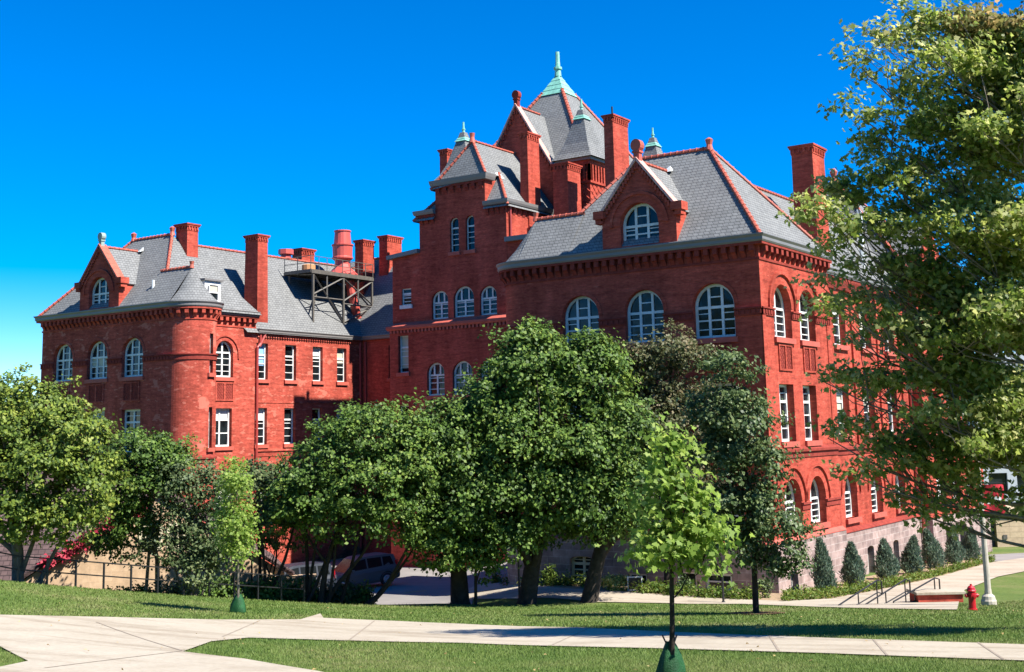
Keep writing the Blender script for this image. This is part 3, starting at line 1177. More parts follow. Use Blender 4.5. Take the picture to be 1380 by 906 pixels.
    for q in (A_, B_):
        rt.tube([(q[0], q[1], q[2]-.05), (q[0], q[1], q[2]+.22), (q[0], q[1], q[2]+.5), (q[0], q[1], q[2]+.62)], [.22, .15, .22, .06], 8)
    rt.tube([(L1[0], L1[1], L1[2]-.05), (L1[0], L1[1], L1[2]+.2), (L1[0], L1[1], L1[2]+.42)], [.16, .12, .17], 8)
    rt.build('ridge_tiles', M['terracotta'], roof)
    # --- wall dormer
    dx0, dx1, dc, dze, dza = -8.46, -4.22, -6.30, 18.6, 21.25
    dm = MB()
    OD = (tx(0), -.06, 0)
    facade(dm, OD, U, N, [(dx0, 16.5), (dx1, 16.5), (dx1, dze), (dc, dza), (dx0, dze)], [arch(dc, 16.97, 18.03, 1.09)], depth=.45)
    for X in (dx0, dx1):
        dm.quad((tx(X), -.06, 16.5), (tx(X), 1.6, 16.5), (tx(X), 1.6, dze), (tx(X), -.06, dze))
    # raking corbel steps and kneelers
    for sg in (-1, 1):
        xe = dx0 if sg < 0 else dx1
        for k in range(15):
            f_ = (k+.5)/15
            X = xe + (dc-xe)*f_
            z = dze + (dza-dze)*f_
            dm.obox(OD, U, N, X-.06, X+.06, z-.30, z-.02, -.02, .12)
        kx = xe + sg*.12
        dm.obox(OD, U, N, min(kx-.3, kx+.3), max(kx-.3, kx+.3), dze-.1, dze+.32, -.5, .2)
        dm.obox(OD, U, N, min(kx-.22, kx+.22), max(kx-.22, kx+.22), dze-.34, dze-.1, -.4, .12)
    ring(dm, OD, U, N, dc, 18.03, 1.10, 1.52, .05)
    ring(dm, OD, U, N, dc, 18.03, 1.52, 1.66, .12, legs=.05)
    dorm = dm.build('dormer', M['brick'], HALL)
    dr_ = MB()
    yb = (dza-.1-17)/sl
    ys = (dze-17)/sl
    for sg, xe in ((-1, dx0), (1, dx1)):
        dr_.quad((tx(dc), .1, dza), (tx(dc), yb+.1, dza), (tx(xe-(-sg)*0+sg*.12), ys+.05, dze-.08), (tx(xe+sg*.12), .1, dze-.08))
    dr_.build('dormer_roof', M['slate'], dorm)
    cp = MB()
    for sg, xe in ((-1, dx0-.05), (1, dx1+.05)):
        n = 7
        for i in range(n):
            f0, f1 = i/n, (i+.94)/n
            a = (xe+(dc-xe)*f0, dze+.05+(dza-dze)*f0)
            b = (xe+(dc-xe)*f1, dze+.05+(dza-dze)*f1)
            cp.add([(tx(a[0]), -.22, a[1]), (tx(b[0]), -.22, b[1]), (tx(b[0]), .42, b[1]), (tx(a[0]), .42, a[1]), (tx(a[0]), -.22, a[1]+.2), (tx(b[0]), -.22, b[1]+.2), (tx(b[0]), .42, b[1]+.2), (tx(a[0]), .42, a[1]+.2)],
                   [(0, 3, 2, 1), (4, 5, 6, 7), (0, 1, 5, 4), (1, 2, 6, 5), (2, 3, 7, 6), (3, 0, 4, 7)])
    cp.build('gable_coping', M['pinkstone'] if s > 0 else M['terracotta'], dorm)
    fn = MB()
    finial(fn, tx(dc), .05, dza+.2, .82 if s > 0 else .70)
    fn.build('finial', M['redstone'] if s > 0 else M['verdigris'], dorm)
    dt = MB()
    ridge(dt, (tx(dc), .4, dza+.05), (tx(dc), yb-.2, dza+.05), .10)
    dt.build('dormer_ridge', M['terracotta'], dorm)
    fl = MB()
    fl.add([(tx(dc)-.32, yb-.25, dza-.02), (tx(dc)+.32, yb-.25, dza-.02), (tx(dc), yb+.35, dza+.42), (tx(dc)-.3, yb+.1, dza+.1), (tx(dc)+.3, yb+.1, dza+.1)], [(0, 1, 4, 2, 3)])
    fl.build('flashing', M['flash'], dorm)
    window(OD, U, N, dc, 16.97, 19.12, 1.09, 'round', style='three', depth=.4, sillw=0)
    # roof vent pipes
    for X, Y_ in (((-10.9, .84),) if s < 0 else ()):
        v = MB()
        v.tube([(tx(X), Y_, 17+Y_*sl-.1), (tx(X), Y_, 17+Y_*sl+.55)], .1, 8)
        v.build('vent_pipe', M['flash'], roof)


pavilion(1, 0.0)
pavilion(-1, MIR)

# ------------------------------------------------------------------ wings behind the pavilions


def wing(s, x0, y1, zg, pave, inner, outer, zr):
    """roof and long walls of a wing running in +y"""
    tx = lambda X: x0 + s*X
    sl = 1.245
    xr = (inner+outer)/2
    ro = MB()
    zb = zg+.35
    zr_ = zb + (outer-inner)/2*sl
    ro.quad((tx(outer+.3), 8.0, zb-.3*sl), (tx(outer+.3), y1, zb-.3*sl), (tx(xr), y1, zr_), (tx(xr), 5.0, zr_))
    ro.quad((tx(inner-.3), 8.0, zb-.3*sl), (tx(inner-.3), y1, zb-.3*sl), (tx(xr), y1, zr_), (tx(xr), 5.0, zr_))
    r = ro.build('roof', M['slate'], HALL)
    rt = MB()
    ridge(rt, (tx(xr), 6.0, zr_+.05), (tx(xr), y1, zr_+.05))
    rt.build('ridge_tiles', M['terracotta'], r)
    return zr_


# right wing, outer (sunlit) wall
OW, UW_, NW_ = (-.5, 0, 0), (0, 1, 0), (1, 0, 0)
hs_, sp_ = [], []
for c in (12.05, 16.4, 20.75):
    hs_ += [arch(c, 12.1, 14.7, .98, flat=True), arch(c-.2, 7.25, 9.8, .98, flat=True), arch(c+.15, 2.75, 4.1, 1.0)]
    sp_ += [(c, 12.1, 14.7, .98, 'flat', 'pair'), (c-.2, 7.25, 9.8, .98, 'flat', 'pair'), (c+.15, 2.75, 5.1, 1.0, 'round', 'two')]
w = MB()
facade(w, OW, UW_, NW_, [(9.1, 2.05), (24.2, 2.05), (24.2, 16.0), (9.1, 16.0)], hs_, depth=.5)
w.build('side_wall', M['brick'], HALL)
for q in sp_:
    window(OW, UW_, NW_, *q[:4], kindw=q[4], style=q[5], depth=.46, sillw=.16, blind=('blind', .2+.5*RNG.random()) if RNG.random() < .5 else None)
st = MB()
facade(st, (-.28, 0, 0), UW_, NW_, [(9.1, -3.2), (24.2, -3.2), (24.2, 2.06), (9.1, 2.06)], [arch(14.2, -.95, .95, .55, rise=.16), arch(18.7, -1.0, .9, .5, rise=.16)], depth=.5)
st.build('stone_base', M['stone'], HALL)
for c in (14.2, 18.7):
    window((-.28, 0, 0), UW_, NW_, c, -.95, 1.08, .52, 'seg', depth=.45, style='simple', sillw=0)
sc = MB()
sc.sweep([(-.5, 24.2), (-.5, 9.1)], [(0, 6.15), (.05, 6.15), (.07, 6.42), (.16, 6.42), (.16, 6.54), (.02, 6.66), (0, 6.66)], side=-1)
sc.sweep([(-.5, 24.2), (-.5, 9.1)], [(0, 2.062), (.26, 2.062), (.26, 2.1), (.03, 2.28), (0, 2.28)], side=-1)
sc.build('string_course', M['brick_dark'], HALL)
hd = MB()
for c in (12.2, 16.55, 20.9):
    ring(hd, OW, UW_, NW_, c, 4.1, 1.42, 1.58, .10, legs=.02)
    ring(hd, OW, UW_, NW_, c, 4.1, 1.0, 1.2, .03)
for y in (9.9, 14.2, 18.6, 22.9):
    hd.obox(OW, UW_, NW_, y-.45, y+.45, 6.68, 15.2, -.02, .12)
hd.build('arch_hood', M['brick'], HALL)
co = MB()
co.sweep([(-.5, 24.2), (-.5, 9.1)], [(0, 15.2), (.1, 15.2), (.25, 15.7), (.25, 15.88), (0, 15.88)], side=-1)
co.build('cornice', M['brick_dark'], HALL)
gu = MB()
gu.sweep([(-.5, 24.2), (-.5, 9.12)], gutprof(-.52, .85), side=-1)
gu.build('gutter', M['gutter'], HALL)
wing(1, 0, 30, 15.9, None, -8.7, -.5, 0)
iw_ = MB()
iw_.quad((-8.7, 9.1, -1.5), (-8.7, 30, -1.5), (-8.7, 30, 16), (-8.7, 9.1, 16))
iw_.build('inner_wall', M['brick'], HALL)
# left wing, sunlit court wall
OL, UL, NL = (-43.0, 0, 0), (0, 1, 0), (1, 0, 0)
w = MB()
hs_, sp_ = [], []
spots = [(9.75, .58, 'blueblind'), (12.68, .58, None), (15.62, .55, None), (18.35, .55, 'blind')]
for c, hw, b in spots:
    hs_ += [arch(c, 11.98, 14.62, hw, flat=True), arch(c-.05, 7.3, 9.92, hw, flat=True), arch(c, 2.8, 5.2, hw, flat=True)]
    sp_ += [(c, 11.98, 14.62, hw, b), (c-.05, 7.3, 9.92, hw, None), (c, 2.8, 5.2, hw, None)]
facade(w, OL, UL, NL, [(9.1, -1.5), (20.7, -1.5), (20.7, 15.4), (9.1, 15.4)], hs_)
w.build('court_wall', M['brick_worn'], HALL)
for c, z0, z1, hw, b in sp_:
    window(OL, UL, NL, c, z0, z1, hw, 'flat', style='sash', blind=(b, .45 if b == 'blind' else .62) if b else (('white', .12+.3*RNG.random()) if RNG.random() < .5 else None), sillw=.14)
sc = MB()
sc.sweep([(-43, 20.7), (-43, 9.1)], [(0, 6.45), (.04, 6.45), (.06, 6.80), (.14, 6.80), (.14, 6.88), (0, 6.98)], side=-1)
sc.sweep([(-43, 20.7), (-43, 9.1)], [(0, 10.28), (.035, 10.28), (.035, 10.35), (0, 10.37)], side=-1)
sc.sweep([(-43, 20.7), (-43, 9.1)], [(0, 15.0), (.03, 15.0), (.03, 15.22), (.16, 15.22), (.16, 15.34), (0, 15.34)], side=-1)
for i in range(45):
    y = 9.2 + i*.256
    sc.box(-43.02, -42.88, y, y+.13, 15.04, 15.21)
sc.build('string_course', M['brick_worn'], HALL)
gu = MB()
gu.sweep([(-43, 20.7), (-43, 9.12)], gutprof(-1.10, .8), side=-1)
gu.build('gutter', M['gutter'], HALL)
wing(-1, MIR, 32, 15.35, None, -12.3, -2.0, 0)
# cross wing at the back of the court
OB, UB, NB = (0, 20.7, 0), (1, 0, 0), (0, -1, 0)
w = MB()
facade(w, OB, UB, NB, [(-43, -1.5), (-8.7, -1.5), (-8.7, 15.4), (-43, 15.4)], [arch(-39.55, 12.2, 14.8, .62, flat=True), arch(-39.55, 7.3, 9.9, .62, flat=True)])
w.build('court_wall', M['brick'], HALL)
window(OB, UB, NB, -39.55, 12.2, 14.8, .62, 'flat', style='sash')
window(OB, UB, NB, -39.55, 7.3, 9.9, .62, 'flat', style='sash')
ac = MB()
ac.obox(OB, UB, NB, -39.55, -38.95, 12.35, 12.85, -.3, .35)
ac.build('window_air_conditioner', M['white'], HALL)
gu = MB()
gu.sweep([(-43, 20.7), (-8.7, 20.7)], gutprof(-1.10, .8), side=1)
gu.build('gutter', M['gutter'], HALL)
ro = MB()
ro.quad((-50, 20.4, 15.35), (-6, 20.4, 15.35), (-6, 26.6, 22.9), (-50, 26.6, 22.9))
ro.quad((-50, 33, 15.35), (-6, 33, 15.35), (-6, 26.6, 22.9), (-50, 26.6, 22.9))
r_ = ro.build('roof', M['slate'], HALL)
rt = MB()
ridge(rt, (-47, 26.6, 22.95), (-8, 26.6, 22.95))
rt.build('ridge_tiles', M['terracotta'], r_)
va = MB()
va.add([(-43.1, 20.5, 15.6), (-42.8, 20.5, 15.6), (-47.6, 25.5, 21.8), (-47.9, 25.5, 21.8)], [(0, 1, 2, 3)])

# far pavilion on the right (behind the maple)
OF, UF, NF = (.2, 0, 0), (0, 1, 0), (1, 0, 0)
hs_, sp_ = [], []
for c in (27.2, 30.8, 34.4):
    hs_ += [arch(c, 12.0, 13.6, 1.0), arch(c, 7.1, 9.8, .95, flat=True), arch(c, 2.75, 4.1, 1.0)]
    sp_ += [(c, 12.0, 14.6, 1.0, 'round', 'two'), (c, 7.1, 9.8, .95, 'flat', 'pair'), (c, 2.75, 5.1, 1.0, 'round', 'two')]
w = MB()
facade(w, OF, UF, NF, [(24.2, 1.9), (38, 1.9), (38, 16.9), (24.2, 16.9)], hs_, depth=.5)
w.quad((-13, 24.2, 1.9), (.2, 24.2, 1.9), (.2, 24.2, 16.9), (-13, 24.2, 16.9))
w.quad((-13, 38, 1.9), (.2, 38, 1.9), (.2, 38, 16.9), (-13, 38, 16.9))
w.build('side_wall', M['brick'], HALL)
for q in sp_:
    window(OF, UF, NF, *q[:4], kindw=q[4], style=q[5], depth=.46)
st = MB()
facade(st, (.42, 0, 0), UF, NF, [(24.0, -3.5), (38, -3.5), (38, 1.91), (24.0, 1.91)], [arch(27.3, -1.0, 1.0, .6, rise=.18), arch(30.8, -1.1, 1.0, .9, rise=.2)], depth=.6)
st.quad((-.28, 24.0, -3.5), (.42, 24.0, -3.5), (.42, 24.0, 1.91), (-.28, 24.0, 1.91))
st.build('stone_base', M['stone'], HALL)
window((.42, 0, 0), UF, NF, 27.3, -1.0, 1.18, .6, 'seg', depth=.5, style='simple', sillw=0)
window((.42, 0, 0), UF, NF, 30.8, -1.1, 1.2, .9, 'seg', depth=.55, style='pair', sillw=0, fm='navy')
co = MB()
co.sweep([(.2, 38), (.2, 24.2), (-.5, 24.2)], [(0, 15.7), (.1, 15.7), (.32, 16.3), (.32, 16.6), (0, 16.6)], side=-1)
co.sweep([(.2, 38), (.2, 24.2)], [(0, 6.15), (.07, 6.42), (.16, 6.42), (.16, 6.54), (0, 6.66)], side=-1)
co.build('cornice', M['brick_dark'], HALL)
gu = MB()
gu.sweep([(.2, 38), (.2, 24.2), (-.6, 24.2)], gutprof(0), side=-1)
gu.build('gutter', M['gutter'], HALL)
fa = (-6.9, 31.1, 25.3)
fe = [(.5, 23.9, 16.7), (.5, 38.4, 16.7), (-14, 38.4, 16.7), (-14, 23.9, 16.7)]
ro = MB()
for i in range(4):
    ro.tri(fe[i], fe[(i+1) % 4], fa)
r_ = ro.build('roof', M['slate'], HALL)
rt = MB()
for e_ in (fe[0], fe[1], fe[3]):
    rt = MB()
    ridge(rt, (e_[0], e_[1], e_[2]+.1), (fa[0], fa[1], fa[2]+.05))
    rt.build('ridge_tiles', M['terracotta'], r_)
rt = MB()
rt.tube([(fa[0], fa[1], fa[2]-.1), (fa[0], fa[1], fa[2]+.25), (fa[0], fa[1], fa[2]+.6), (fa[0], fa[1], fa[2]+.85)], [.3, .18, .3, .1], 8)
rt.build('roof_finial', M['terracotta'], r_)
dm = MB()
facade(dm, (.26, 0, 0), UF, NF, [(26.2, 16.6), (31.0, 16.6), (31.0, 18.8), (28.6, 21.0), (26.2, 18.8)], [arch(28.6, 17.0, 18.1, 1.05)], depth=.4)
for y in (26.2, 31.0):
    dm.quad((.26, y, 16.6), (-2.0, y, 16.6), (-2.0, y, 18.8), (.26, y, 18.8))
dm.box(.1, .45, 25.9, 26.4, 18.5, 18.95)
dm.box(.1, .45, 30.8, 31.3, 18.5, 18.95)
do = dm.build('dormer', M['brick'], HALL)
dr_ = MB()
dr_.quad((.2, 28.6, 21.05), (-4, 28.6, 21.05), (-2.0, 26.1, 18.7), (.2, 26.1, 18.7))
dr_.quad((.2, 28.6, 21.05), (-4, 28.6, 21.05), (-2.0, 31.1, 18.7), (.2, 31.1, 18.7))
dr_.build('dormer_roof', M['slate'], do)
window((.26, 0, 0), UF, NF, 28.6, 17.0, 19.15, 1.05, 'round', style='two', depth=.35, sillw=0)

# ------------------------------------------------------------------ stair tower
XL, XR, YT = -31.62, -24.05, 14.0
XC = -27.75
OT, UT, NT = (0, YT, 0), (1, 0, 0), (0, -1, 0)
w = MB()
lan = [(-28.5, .39), (-27.13, .38)]
ars = [(-29.87, .73, 17.75), (-27.78, .88, 17.9), (-25.70, .72, 17.74)]
holes = [arch(c, 20.37, 22.82-h, h) for c, h in lan] + [arch(c, 15.74, t-h, h) for c, h, t in ars]
UX0, UX1 = -30.15, -25.80
facade(w, OT, UT, NT, [(XL, 15.3), (XR, 15.3), (XR, 23.3), (UX1, 23.3), (UX1, 25.3), (UX0, 25.3), (UX0, 23.3), (XL, 23.3)], holes)
w.quad((XR, YT, 15), (XR, 20.8, 15), (XR, 20.8, 23.3), (XR, YT, 23.3))
w.quad((XL, YT, 15), (XL, 20.8, 15), (XL, 20.8, 23.3), (XL, YT, 23.3))
for x in (UX0, UX1):
    w.quad((x, YT, 23.2), (x, 17.0, 23.2), (x, 17.0, 25.3), (x, YT, 25.3))
w.build('tower_wall', M['brick'], HALL)
for c, h in lan:
    window(OT, UT, NT, c, 20.37, 22.82, h, 'round', style='lancet', depth=.3)
for c, h, t in ars:
    window(OT, UT, NT, c, 15.74, t, h, 'round', style='tower', depth=.3, sillw=.05)
# lower storeys stand forward a little
YLW = YT-.32
OLW = (0, YLW, 0)
w = MB()
lows = [(-30.07, .76), (-27.75, .85), (-25.5, .76)]
holes = [arch(c, 10.4, 12.7-h, h) for c, h in lows] + [arch(-32.95, 12.12, 14.76, .46, flat=True), arch(-32.95, 7.2, 9.8, .46, flat=True)] + [arch(c, 5.4, 7.6-h, h) for c, h in lows]
facade(w, OLW, UT, NT, [(-34.2, -1.5), (-21.3, -1.5), (-21.3, 15.15), (-34.2, 15.15)], holes)
w.quad((-34.2, YLW, -1.5), (-34.2, 20.7, -1.5), (-34.2, 20.7, 15.15), (-34.2, YLW, 15.15))
w.quad((-21.3, YLW, -1.5), (-21.3, 20.7, -1.5), (-21.3, 20.7, 15.15), (-21.3, YLW, 15.15))
w.build('tower_wall', M['brick'], HALL)
for c, h in lows:
    window(OLW, UT, NT, c, 10.4, 12.7, h, 'round', style='tower', depth=.3)
    window(OLW, UT, NT, c, 5.4, 7.6, h, 'round', style='tower', depth=.3)
window(OLW, UT, NT, -32.95, 12.12, 14.76, .46, 'flat', style='sash', blind=('blind', .9))
window(OLW, UT, NT, -32.95, 7.2, 9.8, .46, 'flat', style='sash')
sc = MB()
sc.sweep([(-34.2, 20.6), (-34.2, YLW), (-21.3, YLW), (-21.3, 20.6)], [(-.4, 15.14), (.12, 15.14), (.2, 15.26), (.2, 15.42), (-.34, 15.72), (-.4, 15.72)], side=1)
for i in range(40):
    x = -34.1 + i*.318
    sc.box(x, x+.16, YLW-.1, YLW+.02, 14.93, 15.14)
sc.build('string_course', M['redstone'], HALL)
# annexes either side of the shaft
w = MB()
facade(w, OT, UT, NT, [(-34.15, 15.3), (XL, 15.3), (XL, 20.6), (-34.15, 20.4)], [arch(-32.87, 16.95, 18.15, .43, flat=True)], depth=.25)
w.quad((-34.15, YT, 15.3), (-34.15, 20.7, 15.3), (-34.15, 20.7, 20.4), (-34.15, YT, 20.4))
w.build('annex_wall', M['brick'], HALL)
w = MB()
w.quad((XR, YT+.02, 15.3), (-21.4, YT+.02, 15.3), (-21.4, YT+.02, 20.6), (XR, YT+.02, 20.6))
w.quad((-21.4, YT+.02, 15.3), (-21.4, 20.7, 15.3), (-21.4, 20.7, 20.6), (-21.4, YT+.02, 20.6))
w.build('annex_wall', M['brick'], HALL)
window(OT, UT, NT, -32.87, 16.95, 18.15, .43, 'flat', style='sash', depth=.2, sillm='white')
gu = MB()
gu.add([(-34.5, YT-.3, 20.36), (XL-.002, YT-.3, 20.6), (XL-.002, 20.6, 20.6), (-34.5, 20.6, 20.36), (-34.5, YT-.3, 20.64), (XL-.002, YT-.3, 20.9), (XL-.002, 20.6, 20.9), (-34.5, 20.6, 20.64)],
       [(0, 3, 2, 1), (4, 5, 6, 7), (0, 1, 5, 4), (1, 2, 6, 5), (2, 3, 7, 6), (3, 0, 4, 7)])
gu.build('annex_roof', M['gutter'], HALL)
gu = MB()
gu.box(XR+.003, -21.1, YT-.32, 20.6, 20.6, 20.92)
gu.build('annex_roof', M['gutter'], HALL)
# gutters, corbel arcades
gu = MB()
gu.sweep([(XL, 20.7), (XL, YT), (UX0-.003, YT)], [(0, 23.27), (.28, 23.28), (.34, 23.42), (.36, 23.60), (0, 23.60)], side=1)
gu.sweep([(UX1+.003, YT), (XR, YT), (XR, 20.7)], [(0, 23.27), (.28, 23.28), (.34, 23.42), (.36, 23.60), (0, 23.60)], side=1)
gu.sweep([(UX0, 14.9), (UX0, YT), (UX1, YT), (UX1, 14.9)], [(0, 25.2), (.24, 25.22), (.30, 25.4), (.34, 25.62), (0, 25.62)], side=1)
gu.build('gutter', M['gutter'], HALL)
co = MB()
corbels(co, (UX0, YT, 0), (UX1, YT, 0), NT, 24.6, 25.05, .60, .16, .5)
co.obox(OT, UT, NT, UX0, UX1, 25.05, 25.2, -.02, .18)
for a, b in ((XL, UX0), (UX1, XR)):
    corbels(co, (a, YT, 0), (b, YT, 0), NT, 22.6, 23.1, .5, .14, .5)
    co.obox(OT, UT, NT, a, b, 23.1, 23.28, -.02, .16)
corbels(co, (XR, YT, 0), (XR, 20.7, 0), (1, 0, 0), 22.6, 23.1, .62, .14, .5)
co.obox((XR, 0, 0), (0, 1, 0), (1, 0, 0), YT, 20.7, 23.1, 23.28, -.02, .16)
co.build('cornice', M['brick_dark'], HALL)
dp = MB()
dp.tube([(XR+.12, YT+.35, 20.9), (XR+.12, YT+.35, 23.3)], .08, 8)
dp.build('downspout', M['pipe'], HALL)
# roof
zt, k_ = 28.45, 1.33
sx = lambda x: zt - k_*abs(x-XC)
ro = MB()
ra, rb = (XC, 15.35, zt), (XC, 20.9, zt)
for sg, xe, ux in ((1, XR+.35, UX1+.25), (-1, XL-.35, UX0-.25)):
    ze = sx(xe)
    shx = UX1 if sg > 0 else UX0
    sh = (shx, YT+1.75, sx(shx))
    ug = (ux, YT-.25, sx(ux)+.02)
    ub = (ux, YT+1.0, sx(ux)+.0)
    ec = (xe, YT-.3, ze)
    # side slope in pieces
    ro.poly([ra, rb, (xe, 20.9, ze), ec, sh, ub, ug])
    ro.tri(ec, (shx, YT-.3, ze), sh)
ro.tri((UX0-.25, YT-.25, sx(UX0-.25)+.02), (UX1+.25, YT-.25, sx(UX1+.25)+.02), ra)
r_ = ro.build('roof', M['slate'], HALL)
rt = MB()
ridge(rt, (XC, 15.35, zt+.05), (XC, 20.7, zt+.05))
for sg, xe, ux, shx in ((1, XR+.35, UX1+.25, UX1), (-1, XL-.35, UX0-.25, UX0)):
    ridge(rt, (ux, YT-.25, sx(ux)+.1), (XC, 15.35, zt+.05))
    r2_ = MB()
    ridge(r2_, (xe, YT-.3, sx(xe)+.08), (shx, YT+1.75, sx(shx)+.05))
    r2_.build('ridge_tiles', M['terracotta'], r_)
rt.tube([(XC, 15.3, zt-.1), (XC, 15.3, zt+.3), (XC, 15.3, zt+.6)], [.24, .16, .2], 8)
rt.build('ridge_tiles', M['terracotta'], r_)
fl = MB()
fl.add([(UX1-.02, YT+1.3, sx(UX1)+.03), (UX1+.35, YT+1.55, sx(UX1+.35)+.03), (UX1+.25, YT+2.1, sx(UX1+.25)+.04), (UX1-.1, YT+1.9, sx(UX1-.1)+.04)], [(0, 1, 2, 3)])
fl.build('flashing', M['flash'], r_)

# ------------------------------------------------------------------ central block: gable, pyramid, turrets
PC = (-27.65, 27.1)
HB = 5.45
w = MB()
w.box(PC[0]-HB, PC[0]+HB, PC[1]-HB, PC[1]+HB, 14, 27.15)
w.build('tower_wall', M['brick'], HALL)
gu = MB()
gu.sweep([(PC[0]-HB, PC[1]-HB), (PC[0]+HB, PC[1]-HB), (PC[0]+HB, PC[1]+HB), (PC[0]-HB, PC[1]+HB)], [(0, 26.85), (.26, 26.87), (.36, 27.0), (.36, 27.16), (0, 27.16)], side=1, closed=True)
gu.build('gutter', M['gutter'], HALL)
ap = (PC[0], PC[1], 35.9)
ro = MB()
hb = HB+.35
zb = 26.85
cs = [(PC[0]-hb, PC[1]-hb, zb), (PC[0]+hb, PC[1]-hb, zb), (PC[0]+hb, PC[1]+hb, zb), (PC[0]-hb, PC[1]+hb, zb)]
for i in range(4):
    ro.tri(cs[i], cs[(i+1) % 4], ap)
pyr = ro.build('pyramid_roof', M['slate'], HALL)
rt = MB()
for c in cs:
    f_ = .84
    rt = MB()
    ridge(rt, (c[0], c[1], c[2]+.1), (c[0]+(ap[0]-c[0])*f_, c[1]+(ap[1]-c[1])*f_, c[2]+(ap[2]-c[2])*f_+.06), .14)
    rt.build('ridge_tiles', M['terracotta'], pyr)


def coppercap(x, y, z, r, h, spire, steps=4, parent=None):
    c = MB()
    for k in range(steps):
        f0, f1 = k/steps, (k+1)/steps
        r0, r1 = r*(1-f0*.86)+.03, r*(1-f1*.86)+.0
        za, zb_ = z+h*f0, z+h*f1
        c.add([(x-r0, y-r0, za), (x+r0, y-r0, za), (x+r0, y+r0, za), (x-r0, y+r0, za), (x-r1, y-r1, zb_), (x+r1, y-r1, zb_), (x+r1, y+r1, zb_), (x-r1, y+r1, zb_)],
              [(0, 3, 2, 1), (4, 5, 6, 7), (0, 1, 5, 4), (1, 2, 6, 5), (2, 3, 7, 6), (3, 0, 4, 7)])
    rs = r*.16
    c.tube([(x, y, z+h-.05), (x, y, z+h+spire*.25), (x, y, z+h+spire*.27), (x, y, z+h+spire*.36), (x, y, z+h+spire*.38), (x, y, z+h+spire*.52), (x, y, z+h+spire*.54), (x, y, z+h+spire)],
           [rs*1.6, rs*1.3, rs*1.9, rs*1.9, rs*1.1, rs*1.1, rs*1.0, rs*.9], 8)
    return c.build('copper_cap', M['copper'], parent)


coppercap(PC[0], PC[1], 34.25, 1.13, 1.75, 2.0, parent=pyr)
# red hatch and vent on the pyramid
q = MB()
ps = (26.85-35.9)/hb
zz = lambda y: 35.9 + (PC[1]-y)*ps
q.add([(-29.2, 23.9, zz(23.9)+.05), (-28.3, 23.9, zz(23.9)+.05), (-28.3, 24.35, zz(24.35)+.1), (-29.2, 24.35, zz(24.35)+.1),
       (-29.2, 23.75, zz(23.9)+.35), (-28.3, 23.75, zz(23.9)+.35), (-28.3, 24.25, zz(24.35)+.3), (-29.2, 24.25, zz(24.35)+.3)],
      [(0, 3, 2, 1), (4, 5, 6, 7), (0, 1, 5, 4), (1, 2, 6, 5), (2, 3, 7, 6), (3, 0, 4, 7)])
q.build('roof_hatch', M['fanred'], pyr)
# gable in front of the pyramid
gy, gx, gz, gk = 20.75, -27.5, 32.1, 1.66
gh = 3.75
w = MB()
w.poly([(gx-gh, gy, 23), (gx+gh, gy, 23), (gx+gh, gy, gz-gk*gh), (gx, gy, gz), (gx-gh, gy, gz-gk*gh)])
w.quad((gx-gh, gy, 20), (gx-gh, 22, 20), (gx-gh, 22, gz-gk*gh), (gx-gh, gy, gz-gk*gh))
w.quad((gx+gh, gy, 20), (gx+gh, 22, 20), (gx+gh, 22, gz-gk*gh), (gx+gh, gy, gz-gk*gh))
for sg in (-1, 1):
    for k in range(17):
        f_ = (k+.5)/17
        X, z = gx+sg*gh*(1-f_), gz-gk*gh*(1-f_)
        w.box(X-.07, X+.07, gy-.13, gy+.02, z-.42, z-.02)
gb = w.build('gable', M['brick'], HALL)
gr = MB()
for sg in (-1, 1):
    gr.quad((gx, gy+.05, gz), (gx, 24.8, gz), (gx+sg*gh, 24.8, gz-gk*gh), (gx+sg*gh, gy+.05, gz-gk*gh))
gr.build('gable_roof', M['slate'], gb)
cp = MB()
for sg in (-1, 1):
    n = 13
    for i in range(n):
        f0, f1 = i/n, (i+.93)/n
        a = (gx+sg*(gh+.05)*(1-f0), gz+.05-gk*gh*(1-f0))
        b = (gx+sg*(gh+.05)*(1-f1), gz+.05-gk*gh*(1-f1))
        cp.add([(a[0], gy-.22, a[1]), (b[0], gy-.22, b[1]), (b[0], gy+.42, b[1]), (a[0], gy+.42, a[1]), (a[0], gy-.22, a[1]+.22), (b[0], gy-.22, b[1]+.22), (b[0], gy+.42, b[1]+.22), (a[0], gy+.42, a[1]+.22)],
               [(0, 3, 2, 1), (4, 5, 6, 7), (0, 1, 5, 4), (1, 2, 6, 5), (2, 3, 7, 6), (3, 0, 4, 7)])
cp.build('gable_coping', M['pinkstone'], gb)
fn = MB()
finial(fn, gx, gy+.05, gz+.25, .85)
fn.build('finial', M['brick_dark'], gb)
dt = MB()
ridge(dt, (gx, gy+.4, gz+.05), (gx, 23.9, gz+.05), .11)
dt.build('gable_ridge', M['terracotta'], gb)
